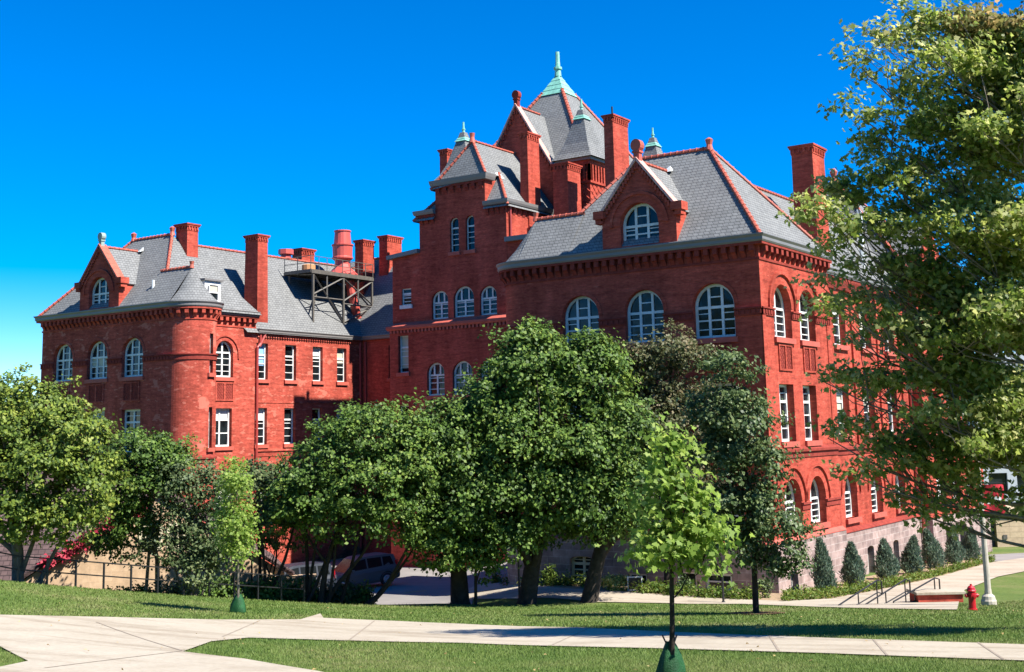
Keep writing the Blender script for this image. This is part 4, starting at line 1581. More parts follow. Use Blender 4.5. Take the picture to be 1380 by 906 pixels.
# turrets at the corners
for sx_, sy_ in ((1, -1), (-1, -1), (1, 1), (-1, 1)):
    tx_, ty_ = PC[0]+sx_*5.4, PC[1]+sy_*5.6
    h = 1.30
    b = MB()
    b.box(tx_-h, tx_+h, ty_-h, ty_+h, 19, 25.3)
    b.box(tx_-h-.12, tx_+h+.12, ty_-h-.12, ty_+h+.12, 25.3, 25.46)
    b.box(tx_-h+.22, tx_+h-.22, ty_-h+.22, ty_+h-.22, 25.46, 26.75)
    n = 6
    for i in range(n+1):
        u = -h+.1 + (2*h-.2)*i/n
        for e in (-1, 1):
            b.box(tx_+u-.09, tx_+u+.09, ty_+e*(h-.11)-.1, ty_+e*(h-.11)+.1, 25.46, 26.7)
            b.box(tx_+e*(h-.11)-.1, tx_+e*(h-.11)+.1, ty_+u-.09, ty_+u+.09, 25.46, 26.7)
    b.box(tx_-h, tx_+h, ty_-h, ty_+h, 26.7, 27.0)
    # raised diaper lattice on the two outward faces
    for i in range(-3, 4):
        for e in (-1, 1):
            for f_ in (0, 1):
                u0 = i*.6
                pts = []
                for t in np.linspace(0, 1, 9):
                    u = u0 + e*(t-.5)*2.2
                    z = 23.1 + t*2.1
                    if abs(u) <= h-.05:
                        pts.append((u, z))
                if len(pts) > 1:
                    if f_:
                        b.tube([(tx_+sx_*h, ty_+pts[0][0], pts[0][1]), (tx_+sx_*h, ty_+pts[-1][0], pts[-1][1])], .045, 4)
                    else:
                        b.tube([(tx_+pts[0][0], ty_+sy_*h, pts[0][1]), (tx_+pts[-1][0], ty_+sy_*h, pts[-1][1])], .045, 4)
    tu = b.build('turret', M['brick'], HALL)
    g = MB()
    g.box(tx_-h-.2, tx_+h+.2, ty_-h-.2, ty_+h+.2, 27.0, 27.22)
    g.build('turret_gutter', M['gutter'], tu)
    ro = MB()
    lv = [(h+.42, 27.20), (h+.08, 27.65), (h-.30, 28.45), (.20, 31.1)]
    for (r0, z0), (r1, z1) in zip(lv[:-1], lv[1:]):
        c0 = [(tx_-r0, ty_-r0, z0), (tx_+r0, ty_-r0, z0), (tx_+r0, ty_+r0, z0), (tx_-r0, ty_+r0, z0)]
        c1 = [(tx_-r1, ty_-r1, z1), (tx_+r1, ty_-r1, z1), (tx_+r1, ty_+r1, z1), (tx_-r1, ty_+r1, z1)]
        for i in range(4):
            ro.quad(c0[i], c0[(i+1) % 4], c1[(i+1) % 4], c1[i])
    ro.build('turret_roof', M['slate'], tu)
    coppercap(tx_, ty_, 30.35, .50, .75, .85, parent=tu)

# ------------------------------------------------------------------ chimneys
chimney(-2.15, -.93, 10.6, 12.45, 15.5, 23.35)
chimney(-24.62, -23.98, 16.75, 18.25, 20.5, 28.85)
chimney(-22.55, -21.35, 17.8, 19.5, 19.0, 26.45)
chimney(-17.85, -17.15, 17.0, 19.1, 16.0, 29.05)
chimney(-37.35, -36.6, 24.0, 25.7, 20.0, 30.8)
chimney(-46.75, -45.55, 4.75, 5.75, 17.5, 23.2)
chimney(-44.75, -43.45, 9.65, 10.65, 15.6, 22.75)
chimney(-50.6, -49.5, 20.6, 22.1, 20.5, 23.55)
chimney(-46.3, -45.4, 23.7, 25.1, 17.0, 24.2)
chimney(-44.9, -44.0, 25.2, 27.1, 17.0, 24.6)
rv = MB()
rv.tube([(-17.5, 17.6, 29.0), (-17.5, 17.6, 29.75)], .07, 6)
rv.build('flue_pipe', M['black'], HALL)
# roof ventilator by the long ridge
rv = MB()
rv.tube([(-48.6, 17.8, 21.8), (-48.6, 17.8, 22.6), (-48.6, 17.8, 22.6), (-48.6, 17.8, 23.0)], [.5, .42, .62, .62], 8)
rv.build('roof_ventilator', M['fanred'], HALL)
# tall bent vent on the right roof
rv = MB()
p_ = at(1151, 312, 83)
rv.tube([(-1.5, 19.8, 17.2), (-1.5, 19.8, 20.4), (-1.45, 19.65, 20.7), (-1.4, 19.3, 20.72)], .16, 8)
rv.build('vent_pipe', M['flash'], HALL)
# white box dormer on the left pavilion
bx = MB()
bx.box(-44.9, -42.75, 3.95, 5.42, 16.6, 18.72)
bo = bx.build('box_dormer', M['white'], HALL)
br = MB()
br.box(-45.1, -42.6, 3.82, 5.55, 18.72, 18.86)
br.build('dormer_roof', M['gutter'], bo)
window((-42.75, 0, 0), (0, 1, 0), (1, 0, 0), 4.68, 17.3, 18.5, .46, 'flat', depth=-.03, style='simple', sillw=0, blind=('blind', .5))
# downspouts
for pts in ([(-42.88, 9.45, 15.2), (-42.88, 9.45, 14.6), (-42.88, 9.15, 14.3), (-42.88, 9.15, -1)], [(-42.9, 20.45, 15.2), (-42.9, 20.45, -1)], [(-42.5, 20.6, 15.2), (-42.5, 20.6, -1)],
            [(-.35, 9.3, 15.8), (-.35, 9.3, 2.5), (-.12, 9.42, 2.3), (-.12, 9.42, -1.2)], [(-.37, 23.95, 15.8), (-.37, 23.95, 2.4), (-.1, 23.8, 2.1), (-.1, 23.8, -1.5)]):
    dp = MB()
    dp.tube(pts, .10, 8)
    dp.build('downspout', M['pipe'], HALL)
dp = MB()
dp.tube([(-42.86, 9.9, 15.25), (-42.86, 9.35, 14.35)], .10, 8)
dp.build('downspout', M['pipe'], HALL)

# ------------------------------------------------------------------ exhaust fan on its steel platform
PL = thing('roof_platform', 'dark steel platform with handrail and cross bracing standing on the left slate roof', 'platform', (-44.6, 19.5, 17))
x0, x1, y0, y1, zp = -46.6, -43.7, 15.6, 23.0, 20.75
s1 = lambda x: 15.7+(-43-x)*1.245
m_ = MB()
m_.box(x0, x1, y0, y1, zp-.06, zp)
for x in (x0, (x0+x1)/2, x1):
    m_.box(x-.07, x+.07, y0, y1, zp-.32, zp-.06)
for i in range(7):
    y = y0+(y1-y0)*i/6
    m_.box(x0, x1, y-.05, y+.05, zp-.26, zp-.06)
m_.build('deck', M['steel'], PL)
for y in (y0+.3, 19.4, y1-.1):
    for x in (x1-.07, x0+.3):
        l = MB()
        l.box(x-.075, x+.075, y-.075, y+.075, min(s1(x)-.2, zp-1), zp-.3)
        l.build('leg', M['steel'], PL)
for a, b in (((x1-.07, 19.4, zp-.4), (x1-.07, y1-.1, s1(x1)+1.9)), ((x1-.07, y1-.1, zp-.4), (x1-.07, 19.4, s1(x1)+1.9)), ((x1-.07, 19.4, s1(x1)+1.7), (x1-.07, y1-.1, s1(x1)+1.7)),
             ((x0+.3, 19.4, zp-.3), (x1-.07, 19.4, s1(x1)+.3)), ((x0+.3, y1-.1, zp-.3), (x1-.07, y1-.1, s1(x1)+1.5)), ((x1-.07, y0+.3, zp-.35), (x1-.07, 19.4, s1(x1)+.2)),
             ((x1-.3, y1-.1, s1(x1)+1.6), (x1-.07, 19.4, s1(x1)+.2)), ((x1-.07, 19.4, zp-.4), (x1-.07, y0+.3, s1(x1)+2.2)), ((x1-.07, y0+.3, s1(x1)+2.0), (x1-.07, 19.4, s1(x1)+2.0)),
             ((x0+.3, y0+.3, s1(x0)+.4), (x1-.07, y0+.3, zp-.4)), ((x0+.3, 19.4, s1(x0)+.3), (x1-.07, y0+.3, s1(x1)+1.2)), ((x0+.3, 21.2, zp-.4), (x1-.07, 21.2, s1(x1)+1.8)), ((x1-.07, 21.2, zp-.3), (x1-.07, 21.2, s1(x1)+1.7)), ((x1-.07, 17.5, zp-.3), (x1-.07, 17.5, s1(x1)+2.0))):
    l = MB()
    l.tube([a, b], .075, 4)
    l.build('brace', M['steel'], PL)
m_ = MB()
for i in range(9):
    y = y0+(y1-y0)*i/8
    m_.tube([(x1-.03, y, zp), (x1-.03, y, zp+1.05)], .035, 5)
for x in (x0+.05, (x0+x1)/2):
    m_.tube([(x, y0, zp), (x, y0, zp+1.05)], .035, 5)
    m_.tube([(x, y1, zp), (x, y1, zp+1.05)], .035, 5)
for z in (zp+.52, zp+1.05):
    m_.tube([(x0, y0, z), (x1-.03, y0, z), (x1-.03, y1, z), (x0, y1, z)], .03, 5)
m_.build('handrail', M['steel'], PL)
FN = thing('exhaust_fan', 'red cylindrical exhaust stack standing on the dark steel roof platform', 'exhaust fan', (-45.4, 20.6, zp))
fx, fy = -45.2, 20.9
m_ = MB()
m_.lathe((fx, fy, zp), [(1.3, .0), (1.3, .15), (.66, .75), (.60, 1.0), (.60, 1.5)], 8)
m_.build('fan_base', M['fanred'], FN)
m_ = MB()
m_.lathe((fx, fy, zp+1.35), [(.72, .0), (.86, .12), (.86, .22), (.80, .3), (.83, 1.15), (.90, 1.2), (.90, 1.3), (.72, 1.32), (.64, 2.35), (.70, 2.37), (.70, 2.47), (.54, 2.47), (.54, 2.0)], 18)
m_.build('stack', M['fanred'], FN, smooth=False)
m_ = MB()
m_.tube([(-44.5, 21.0, zp-.4), (-44.4, 21.1, zp-1.4), (-44.35, 21.5, zp-2.6), (-44.5, 21.9, zp-3.4)], [.36, .36, .36, .36], 10)
m_.build('duct', M['fanred'], FN)
m_ = MB()
m_.lathe((-45.3, 17.0, zp), [(.55, 0), (.55, .55), (.4, .62)], 12)
tag(m_.build('roof_drum', plain('tan_drum', (.5, .24, .10), .6), None), 'small tan drum sitting at the left end of the steel roof platform', 'drum')
# ================================================================== vegetation
SUNV = np.array(SUN_DIR)
SA = np.array([RH[0], RH[1], 0.0])
WA = np.array([FH[0], FH[1], 0.0])
ZA = np.array([0.0, 0.0, 1.0])
STAR = []
for k_, (a_, r_) in enumerate(((-90, .0), (-58, .34), (-28, .58), (-8, .40), (18, .86), (34, .50), (58, .62), (90, 1.0))):
    STAR.append((math.cos(rad(a_))*r_, math.sin(rad(a_))*r_*1.0))
STAR = STAR + [(-x, y) for x, y in STAR[-2:0:-1]]


def leaf_arrays(P, Tn, Nn, L, star=False, width=.36):
    """P base points, Tn tip directions, Nn normals, L lengths -> verts, loops per leaf"""
    B = np.cross(Tn, Nn)
    if star:
        k = len(STAR)
        V = np.zeros((len(P), k, 3))
        for i, (x, y) in enumerate(STAR):
            V[:, i] = P + (L*(.5+y*.55))[:, None]*Tn + (L*x*.72)[:, None]*B - (L*abs(x)*.22)[:, None]*Nn
        return V, k
    V = np.zeros((len(P), 4, 3))
    V[:, 0] = P
    V[:, 1] = P + (L*.48)[:, None]*Tn + (L*width)[:, None]*B + (L*.10)[:, None]*Nn
    V[:, 2] = P + L[:, None]*Tn - (L*.06)[:, None]*Nn
    V[:, 3] = P + (L*.48)[:, None]*Tn - (L*width)[:, None]*B + (L*.10)[:, None]*Nn
    return V, 4


def mesh_np(name, V, k, m, parent=None):
    n = V.shape[0]
    me = D.meshes.new(name)
    me.vertices.add(n*k)
    me.vertices.foreach_set('co', V.reshape(-1).astype(np.float32))
    me.loops.add(n*k)
    me.loops.foreach_set('vertex_index', np.arange(n*k, dtype=np.int32))
    me.polygons.add(n)
    me.polygons.foreach_set('loop_start', np.arange(0, n*k, k, dtype=np.int32))
    me.materials.append(m)
    me.update(calc_edges=True)
    o = D.objects.new(name, me)
    COL.objects.link(o)
    if parent is not None:
        o.parent = parent
        o.matrix_parent_inverse = PINV(parent)
    return o


def unit(a):
    return a/np.maximum(np.linalg.norm(a, axis=-1, keepdims=True), 1e-9)


def crown_pts(blobs, n, seed, clump=.40, per=40, shell=.5, low=.55, flat=.6):
    """leaf points in clumps spread through lumpy ellipsoids; returns points, outward dirs, clump centres"""
    g = np.random.default_rng(seed)
    nc = max(8, int(n/per))
    wts = np.array([b[1]*b[3] for b in blobs])
    wts = wts/wts.sum()
    idx = g.choice(len(blobs), nc, p=wts)
    d = unit(g.normal(size=(nc, 3)))
    flip = (d[:, 2] < -.1) & (g.random(nc) < low)
    d[flip, 2] *= -1
    fr = shell + (1-shell)*g.random(nc)**.55
    ph = g.random((3, 3))*6.28
    wob = 1 + .13*np.sin(3.1*d[:, 0]*2+ph[0, 0]) * np.sin(4.3*d[:, 2]+ph[0, 1]) + .10*np.sin(7*d[:, 0]+ph[1, 0])*np.sin(6*d[:, 1]+ph[1, 1]) + .11*g.normal(size=nc)
    spur = g.random(nc) < .16
    fr = fr*wob
    fr[spur] *= 1.0+.24*g.random(spur.sum())
    C0 = np.array([b[0] for b in blobs])[idx]
    R = np.array([[b[1], b[2], b[3]] for b in blobs])[idx]
    off = (d*fr[:, None]*R)
    cc = C0 + off[:, :1]*SA + off[:, 1:2]*WA + off[:, 2:3]*ZA
    cr = clump*(.55+.9*g.random(nc))
    cnt = g.poisson(per, nc)
    ci = np.repeat(np.arange(nc), cnt)
    jit = g.normal(size=(len(ci), 3))*np.array([1, 1, flat])
    P = cc[ci] + jit*cr[ci][:, None]*.62
    od = d[ci]
    out = od[:, :1]*SA + od[:, 1:2]*WA + od[:, 2:3]*ZA
    return P, out, cc, g


def leaves(name, blobs, n, size, m, parent, seed, star=False, clump=.40, per=40, shell=.5, low=.55, droop=.35, up=.5, width=.36, flat=.6):
    P, out, cc, g = crown_pts(blobs, n, seed, clump, per, shell, low, flat)
    N = unit(g.normal(size=P.shape)*.5 + out*.6 + SUNV*up)
    t = g.normal(size=P.shape) + out*.5 - ZA*droop
    t = unit(t - (t*N).sum(1)[:, None]*N)
    L = size*(.65+.6*g.random(len(P)))
    V, k = leaf_arrays(P, t, N, L, star, width)
    return mesh_np(name, V, k, m, parent), cc


def blob(px, py, rx, ry, w, dw=1.0):
    c = at(px, py, w)
    return (c, rx*w/FPX, (rx+ry)/2*w/FPX*dw, ry*w/FPX)


def limb(m, a, b, r0, r1, g, sag=.1, n=5, sides=6):
    a, b = np.array(a), np.array(b)
    L = np.linalg.norm(b-a)
    pts, rs = [], []
    o1 = g.normal(size=3)*sag*L
    o2 = g.normal(size=3)*sag*L*.4
    for i in range(n+1):
        f = i/n
        pts.append(a + (b-a)*f + o1*math.sin(math.pi*f)*.6 + o2*math.sin(2*math.pi*f) + np.array([0, 0, -.12*L*f*(1-f)*2]))
        rs.append(r0+(r1-r0)*f)
    m.tube(pts, rs, sides)
    return pts


def tree(name, label, cat, trunk, r0, r1, blobs, n, size, lm, bm_, seed, group=None, star=False, clump=.40, per=40, twigs=34, flare=1.5, shell=.5, low=.55, extra=None, **kw):
    """trunk: list of points (base first)"""
    base = trunk[0]
    root = thing(name, label, cat, tuple(base), group)
    g = np.random.default_rng(seed+100)
    co, cc = leaves('crown', blobs, n, size, lm, root, seed, star, clump, per, shell, low, **kw)
    m = MB()
    pts = [np.array(base)-np.array([0, 0, .25])] + [np.array(base)+(np.array(trunk[1])-np.array(base))*.08] + [np.array(p) for p in trunk[1:]]
    k = len(pts)
    rs = [r0*flare, r0*1.05] + [r0+(r1-r0)*i/(k-2) for i in range(1, k-1)]
    m.tube(pts, rs, 10)
    top = pts[-1]
    for b in blobs:
        f = .35+.6*g.random()
        i = min(k-2, 1+int(f*(k-2)))
        st_ = pts[i]+(pts[i+1]-pts[i])*g.random()
        lp = limb(m, st_, b[0], r1*.85, r1*.28, g, .10)
        d = np.linalg.norm(cc-b[0], axis=1)
        order = np.argsort(d)[:max(8, len(cc)//max(1, len(blobs)))]
        for q in g.choice(order, min(len(order), max(3, twigs//len(blobs))), replace=False):
            limb(m, lp[2+int(g.random()*3)], cc[q], r1*.26, .012, g, .12, 3, 4)
    if extra:
        for a, b, ra, rb in extra:
            limb(m, a, b, ra, rb, g, .05, 6, 7)
    m.build('trunk', bm_, root, smooth=True)
    return root


def G3(px, py, w):
    """point on the terrain under a surveyed photo column at ground distance w"""
    s = (px-PPX)/FPX*w
    p = at(px, py, w)
    return np.array([p[0], p[1], Tz(p[0], p[1])])


# --- the three big trees in front of the right pavilion
def tr(px, py, w, ups):
    b = G3(px, py, w)
    return [b] + [at(x, y, w) for x, y in ups]


tree('broad_tree', 'leftmost of the three dark trunked broad trees, with a thick straight trunk', 'tree',
     tr(620, 808, 54, [(618, 770), (612, 735), (612, 690)]), .40, .26,
     [blob(612, 600, 62, 62, 54.5), blob(585, 640, 55, 60, 54), blob(640, 660, 55, 60, 53.5), blob(618, 715, 62, 42, 53.5), blob(575, 700, 45, 45, 54), blob(655, 575, 45, 42, 55), blob(600, 742, 44, 26, 53), blob(648, 742, 36, 26, 53.4)], 32000, .19, M['leaf_plain'], M['bark'], 11, group='three big trees along the edge of the lawn')
tree('broad_tree', 'tallest tree before the hall, middle of three, its dark trunk flared at the root', 'tree',
     tr(710, 809, 54, [(716, 770), (724, 735), (720, 680)]), .40, .25,
     [blob(722, 510, 66, 60, 55), blob(680, 560, 66, 66, 55), blob(762, 545, 60, 66, 55), blob(705, 620, 72, 66, 53.5), blob(740, 665, 66, 50, 53.5), blob(672, 680, 52, 42, 53), blob(712, 462, 34, 24, 55), blob(690, 728, 44, 26, 53), blob(730, 715, 36, 24, 54.5)], 41000, .19, M['leaf_plain'], M['bark'], 12, group='three big trees along the edge of the lawn')
tree('broad_tree', 'yellowish green tree with a dark trunk leaning right, beside the tallest tree', 'tree',
     tr(794, 811, 54, [(802, 770), (811, 735), (818, 690)]), .36, .24,
     [blob(806, 520, 52, 54, 55), blob(830, 590, 56, 60, 54.5), blob(780, 620, 58, 60, 53.5), blob(845, 655, 48, 52, 54), blob(800, 680, 58, 46, 53.5), blob(795, 475, 36, 28, 55.5), blob(775, 712, 44, 22, 54.5), blob(842, 705, 44, 30, 54)], 30000, .19, M['leaf_plain'], M['bark'], 13, group='three big trees along the edge of the lawn')
tree('dull_tree', 'dull brownish green tree close to the brick wall behind the greener trees', 'tree',
     tr(900, 800, 58, [(900, 740), (899, 680), (900, 610)]), .18, .12,
     [blob(905, 492, 50, 46, 57.5), blob(872, 500, 34, 34, 57.5), blob(880, 560, 52, 55, 57.5), blob(928, 575, 52, 60, 57.5), blob(890, 640, 52, 52, 57.5), blob(930, 665, 40, 45, 57.5)], 22000, .17, M['leaf_dull'], M['bark'], 14)
tree('oak_tree', 'bluish green slim tree in a mulch ring near the sunlit hall corner', 'tree',
     tr(1019, 826, 41, [(1017, 780), (1015, 720), (1005, 640), (995, 560)]), .105, .06,
     [blob(985, 512, 40, 40, 41), blob(1000, 575, 54, 50, 41), blob(975, 620, 50, 50, 41.2), blob(1025, 640, 44, 45, 40.8), blob(1000, 690, 62, 40, 41), blob(1045, 715, 46, 34, 40.8), blob(985, 740, 52, 32, 41), blob(1058, 752, 30, 20, 40.6), blob(970, 560, 36, 40, 41.4)], 21000, .145, M['leaf_blue'], M['bark'], 15, clump=.27, low=.4)
# --- spreading crab apple with many bent stems
b0 = G3(430, 800, 53)
ex = []
g_ = np.random.default_rng(5)
for (bx_, tx__, ty__) in ((352, 400, 690), (372, 350, 700), (396, 470, 680), (412, 430, 660), (430, 520, 690), (452, 500, 650), (470, 570, 700), (418, 395, 640), (486, 560, 735), (440, 455, 640)):
    p_ = G3(bx_, 798, 53+g_.random())
    ex.append((p_-np.array([0, 0, .2]), at(tx__, ty__, 53), .085+.04*g_.random(), .04))
tree('crabapple_tree', 'wide spreading tree with many thin bent stems above the parked grey car', 'tree',
     [b0, at(440, 760, 53), at(455, 715, 53), at(470, 670, 53)], .13, .09,
     [blob(505, 592, 74, 50, 53), blob(450, 625, 66, 46, 53), blob(560, 625, 60, 52, 53), blob(500, 655, 82, 46, 52), blob(420, 670, 52, 42, 52.5), blob(545, 690, 55, 42, 52.5), blob(470, 700, 70, 34, 52), blob(395, 690, 40, 40, 52.5)], 34000, .165, M['leaf_plain'], M['bark'], 16, extra=ex, clump=.3)
ex = []
for (bx_, tx__, ty__) in ((340, 330, 700), (352, 372, 690), (362, 350, 670)):
    ex.append((G3(bx_, 798, 54.5)-np.array([0, 0, .2]), at(tx__, ty__, 54.5), .06, .03))
tree('shrubby_tree', 'loose multi-stemmed shrubby tree between the sapling with a green bag and the spreading tree', 'tree',
     [G3(352, 798, 54.5), at(350, 755, 54.5), at(352, 715, 54.5)], .08, .05,
     [blob(345, 665, 40, 40, 54.5), blob(375, 660, 36, 34, 54.5), blob(350, 710, 44, 36, 54), blob(385, 705, 36, 36, 54)], 11000, .15, M['leaf_grey'], M['bark'], 17, extra=ex, clump=.28)
ex = []
for (bx_, tx__, ty__) in ((262, 240, 690), (264, 300, 690), (266, 262, 660), (258, 225, 730)):
    ex.append((G3(bx_, 796, 50)-np.array([0, 0, .2]), at(tx__, ty__, 50), .06, .025))
tree('thin_tree', 'thin greyish tree with a pale slender trunk in front of the tan wall', 'tree',
     [G3(264, 796, 50), at(266, 760, 50), at(262, 720, 50), at(262, 680, 50)], .095, .05,
     [blob(255, 655, 36, 34, 50), blob(290, 665, 32, 34, 50), blob(240, 700, 30, 30, 50), blob(285, 710, 36, 30, 50), blob(250, 745, 34, 24, 49.6), blob(300, 735, 26, 26, 50), blob(215, 745, 30, 28, 49.6), blob(270, 770, 30, 22, 49.6)], 11000, .14, M['leaf_grey'], M['barkpale'], 18, extra=ex, clump=.3, low=.3)
# --- the big trees at the left edge
ex = [(G3(22, 780, 47)-np.array([0, 0, .2]), at(60, 690, 47), .16, .06), (G3(30, 780, 47)-np.array([0, 0, .2]), at(105, 690, 47.2), .13, .05), (at(20, 745, 47), at(-40, 690, 47), .12, .05)]
tree('spreading_tree', 'large leafy tree at the left edge with a pale forked trunk', 'tree',
     [G3(26, 781, 47), at(24, 745, 47), at(20, 710, 47), at(22, 670, 47)], .24, .17,
     [blob(52, 565, 58, 56, 47.5), blob(5, 590, 62, 62, 47), blob(100, 600, 52, 56, 47), blob(60, 640, 70, 50, 46.2), blob(-40, 640, 60, 70, 47), blob(120, 655, 50, 46, 46.6), blob(15, 690, 60, 40, 46), blob(85, 705, 60, 34, 46.4), blob(-70, 560, 60, 60, 47.5)], 36000, .165, M['leaf_yellow'], M['barkpale'], 19, extra=ex, clump=.3)
ex = [(G3(196, 790, 51.5)-np.array([0, 0, .2]), at(205, 660, 51), .10, .04), (at(212, 745, 51), at(160, 700, 51), .06, .03), (at(200, 740, 51), at(140, 720, 51), .05, .03)]
tree('arching_tree', 'airy tree with bare arching branches in front of the tan gable', 'tree',
     [G3(214, 792, 51.5), at(212, 755, 51), at(204, 715, 51), at(200, 670, 51)], .11, .07,
     [blob(190, 618, 44, 36, 51), blob(225, 625, 36, 36, 51), blob(165, 650, 44, 36, 51), blob(205, 660, 48, 30, 50.6), blob(150, 690, 34, 24, 50.8), blob(150, 735, 30, 24, 50.8), blob(185, 705, 30, 20, 50.4)], 16000, .155, M['leaf_plain'], M['barkpale'], 20, extra=ex, clump=.3)

for px_, py_, rx_, lab in ((-10, 560, 75, 'dark background tree seen through the left edge tree'), (45, 590, 60, 'rounded background tree just left of the far brick pavilion')):
    tree('background_tree', lab, 'tree', [G3(px_, 640, 100), at(px_, 620, 100), at(px_, 590, 100)], .3, .2,
         [blob(px_, py_, rx_, 48, 100), blob(px_-30, py_+25, rx_*.8, 45, 100), blob(px_+25, py_+30, rx_*.6, 40, 100)], 9000, .34, M['leaf_plain'], M['bark'], 80+px_ % 7, clump=.7)
for (px_, py_, rx_, ry_, w_), lab, mm in (((135, 792, 34, 30, 50.5), 'dark shrub under the arching tree before the tan gable, leftmost of the low shrubs', 'leaf_plain'), ((92, 788, 38, 24, 48.6), 'broad dark shrub at the foot of the red creeper', 'leaf_plain'), ((176, 797, 36, 36, 51.0), 'tall shrub in the middle of the tan gable wall', 'leaf_plain'), ((232, 798, 28, 34, 51.2), 'low shrub between the arching tree and the thin pale trunk', 'leaf_grey'),
                                      ((296, 799, 30, 32, 52), 'low shrub right of the thin pale trunk, beside the tan house', 'leaf_plain'), ((350, 801, 34, 34, 53.4), 'leafy shrub at the foot of the loose shrubby tree', 'leaf_plain'),
                                      ((400, 803, 34, 30, 54), 'dark shrub among the leftmost bent stems of the spreading tree', 'leaf_plain'), ((452, 803, 26, 24, 54.4), 'low shrub among the bent stems left of the grey car', 'leaf_grey'), ((482, 805, 20, 20, 54.6), 'small shrub hiding the nose of the grey car', 'leaf_plain')):
    b_ = G3(px_, py_, w_)
    root = thing('shrub', lab, 'shrub', tuple(b_))
    R_, H_ = rx_*w_/FPX, ry_*w_/FPX
    leaves('foliage', [(b_+ZA*H_*.7, R_, R_*.7, H_), (b_+ZA*H_*1.3+SA*R_*.4, R_*.6, R_*.6, H_*.8), (b_+ZA*H_*1.2-SA*R_*.5, R_*.6, R_*.6, H_*.7)], 3600, .15, M[mm], root, int(px_), clump=.22, per=16, shell=.2, low=.5)
    s_ = MB()
    gg = np.random.default_rng(int(px_))
    for k in range(7):
        limb(s_, b_-ZA*.1, b_+ZA*H_*(.8+.8*gg.random())+SA*R_*gg.normal()*.6, .03, .01, gg, .1, 3, 5)
    s_.build('stem', M['bark'], root)
# unseen trees behind the viewpoint, added as one mass to screen low sky light
gq = np.random.default_rng(404)
wb = []
for k in range(60):
    t_ = gq.random()
    s_ = -150 + 290*t_
    w_ = -38 - 30*gq.random() if abs(s_) < 95 else -38 + 60*gq.random()
    if s_ > 60:
        w_ -= 30
    x_, y_ = SW(s_, w_)
    hh_ = 9+4*gq.random()
    wb.append((np.array([x_, y_, Tz(x_, y_)+hh_*.9]), 7+3*gq.random(), 7+2*gq.random(), hh_))
co_, _ = leaves('added_screen_wood', wb, 30000, 1.5, M['leaf_plain'], None, 405, clump=2.2, per=30, shell=.55, low=.2)
kind(co_, 'stuff')
# --- saplings with watering bags


def watering_bag(px, py, w, rbase, h, label):
    b = G3(px, py, w)
    m = MB()
    n = 22
    g = np.random.default_rng(int(px))
    rows = [(0, 1.0, .80), (.06, 1.06, .84), (.2, 1.05, .82), (.45, .92, .70), (.7, .70, .55), (.88, .48, .40), (.97, .34, .28), (1.0, .26, .2)]
    bi = 0
    ph = g.random(6)*6
    for f, a, c in rows:
        for k in range(n):
            t = 2*math.pi*k/n
            wr = 1+.09*math.sin(3*t+ph[0]+f*3)+.08*math.sin(6*t+ph[1]-f*5)*(1-f*.4)+.05*math.sin(11*t+ph[2]+f*6)
            x, y = rbase*a*wr*math.cos(t), rbase*c*wr*math.sin(t)
            m.v.append((b[0]+x*SA[0]+y*WA[0], b[1]+x*SA[1]+y*WA[1], b[2]-.03+h*f+.02*math.sin(5*t+ph[3])*(f > .8)))
    for i in range(len(rows)-1):
        for k in range(n):
            k2 = (k+1) % n
            m.f.append((i*n+k, i*n+k2, (i+1)*n+k2, (i+1)*n+k))
    m.f.append(tuple(range(n))[::-1])
    root = thing('watering_bag', label, 'watering bag', tuple(b), 'green watering bags zipped round sapling trunks')
    m.build('bag_body', M['bag'], root, smooth=True)
    for sg in (-1, 1):
        s_ = MB()
        p0 = b + SA*sg*rbase*.28 + ZA*(h*.93)
        pts = [p0 + SA*sg*rbase*.22*math.sin(q*math.pi) + ZA*(.17*h*math.sin(q*math.pi)) + WA*(-.1*rbase+.25*rbase*q) for q in np.linspace(0, 1, 7)]
        s_.tube(pts, .012, 5)
        s_.build('strap', M['black'], root)
    return b


b = watering_bag(905, 919, 17.6, .205, .60, 'large crumpled green watering bag at the bottom edge around the nearest sapling')
tree('maple_sapling', 'young foreground sapling with big bright lobed leaves, trunk rising from a green bag', 'sapling',
     [G3(905, 919, 17.6), at(906, 840, 17.6), at(905, 770, 17.6), at(902, 700, 17.6), at(900, 630, 17.6), at(899, 585, 17.6)], .042, .016,
     [blob(900, 612, 24, 34, 17.6), blob(905, 650, 40, 36, 17.6), blob(930, 690, 40, 32, 17.5), blob(885, 690, 36, 36, 17.7), blob(915, 725, 56, 30, 17.5), blob(955, 722, 26, 26, 17.5), blob(880, 745, 34, 26, 17.6), blob(940, 755, 28, 20, 17.6)], 2500, .125, M['leaf_bright'], M['bark'], 21, star=True, clump=.20, per=7, flare=1.0, twigs=40, low=.2, shell=.25)
watering_bag(321, 822, 40.2, .25, .62, 'small green watering bag on the lawn at left around the yellowish sapling')
tree('yellow_sapling', 'slim yellowish green sapling on the left lawn with a green bag round its foot', 'sapling',
     [G3(321, 822, 40.2), at(321, 780, 40.2), at(320, 730, 40.2), at(319, 680, 40.2), at(319, 640, 40.2)], .045, .02,
     [blob(319, 655, 22, 36, 40.2), blob(316, 700, 26, 36, 40.2), blob(324, 735, 22, 26, 40.2), blob(306, 720, 18, 26, 40.2)], 3600, .12, M['leaf_bright'], M['barkpale'], 22, clump=.2, per=14, flare=1.0, twigs=24, low=.3, shell=.2)
tree('thin_sapling', 'thin straight sapling with a low tuft of leaves between the two left dark trunks', 'sapling',
     [G3(641, 808, 53.5), at(641, 770, 53.5), at(641, 730, 53.5)], .07, .05,
     [blob(655, 765, 18, 20, 53.3), blob(645, 740, 16, 18, 53.3)], 900, .16, M['leaf_plain'], M['bark'], 23, clump=.22, flare=1.0, twigs=8)

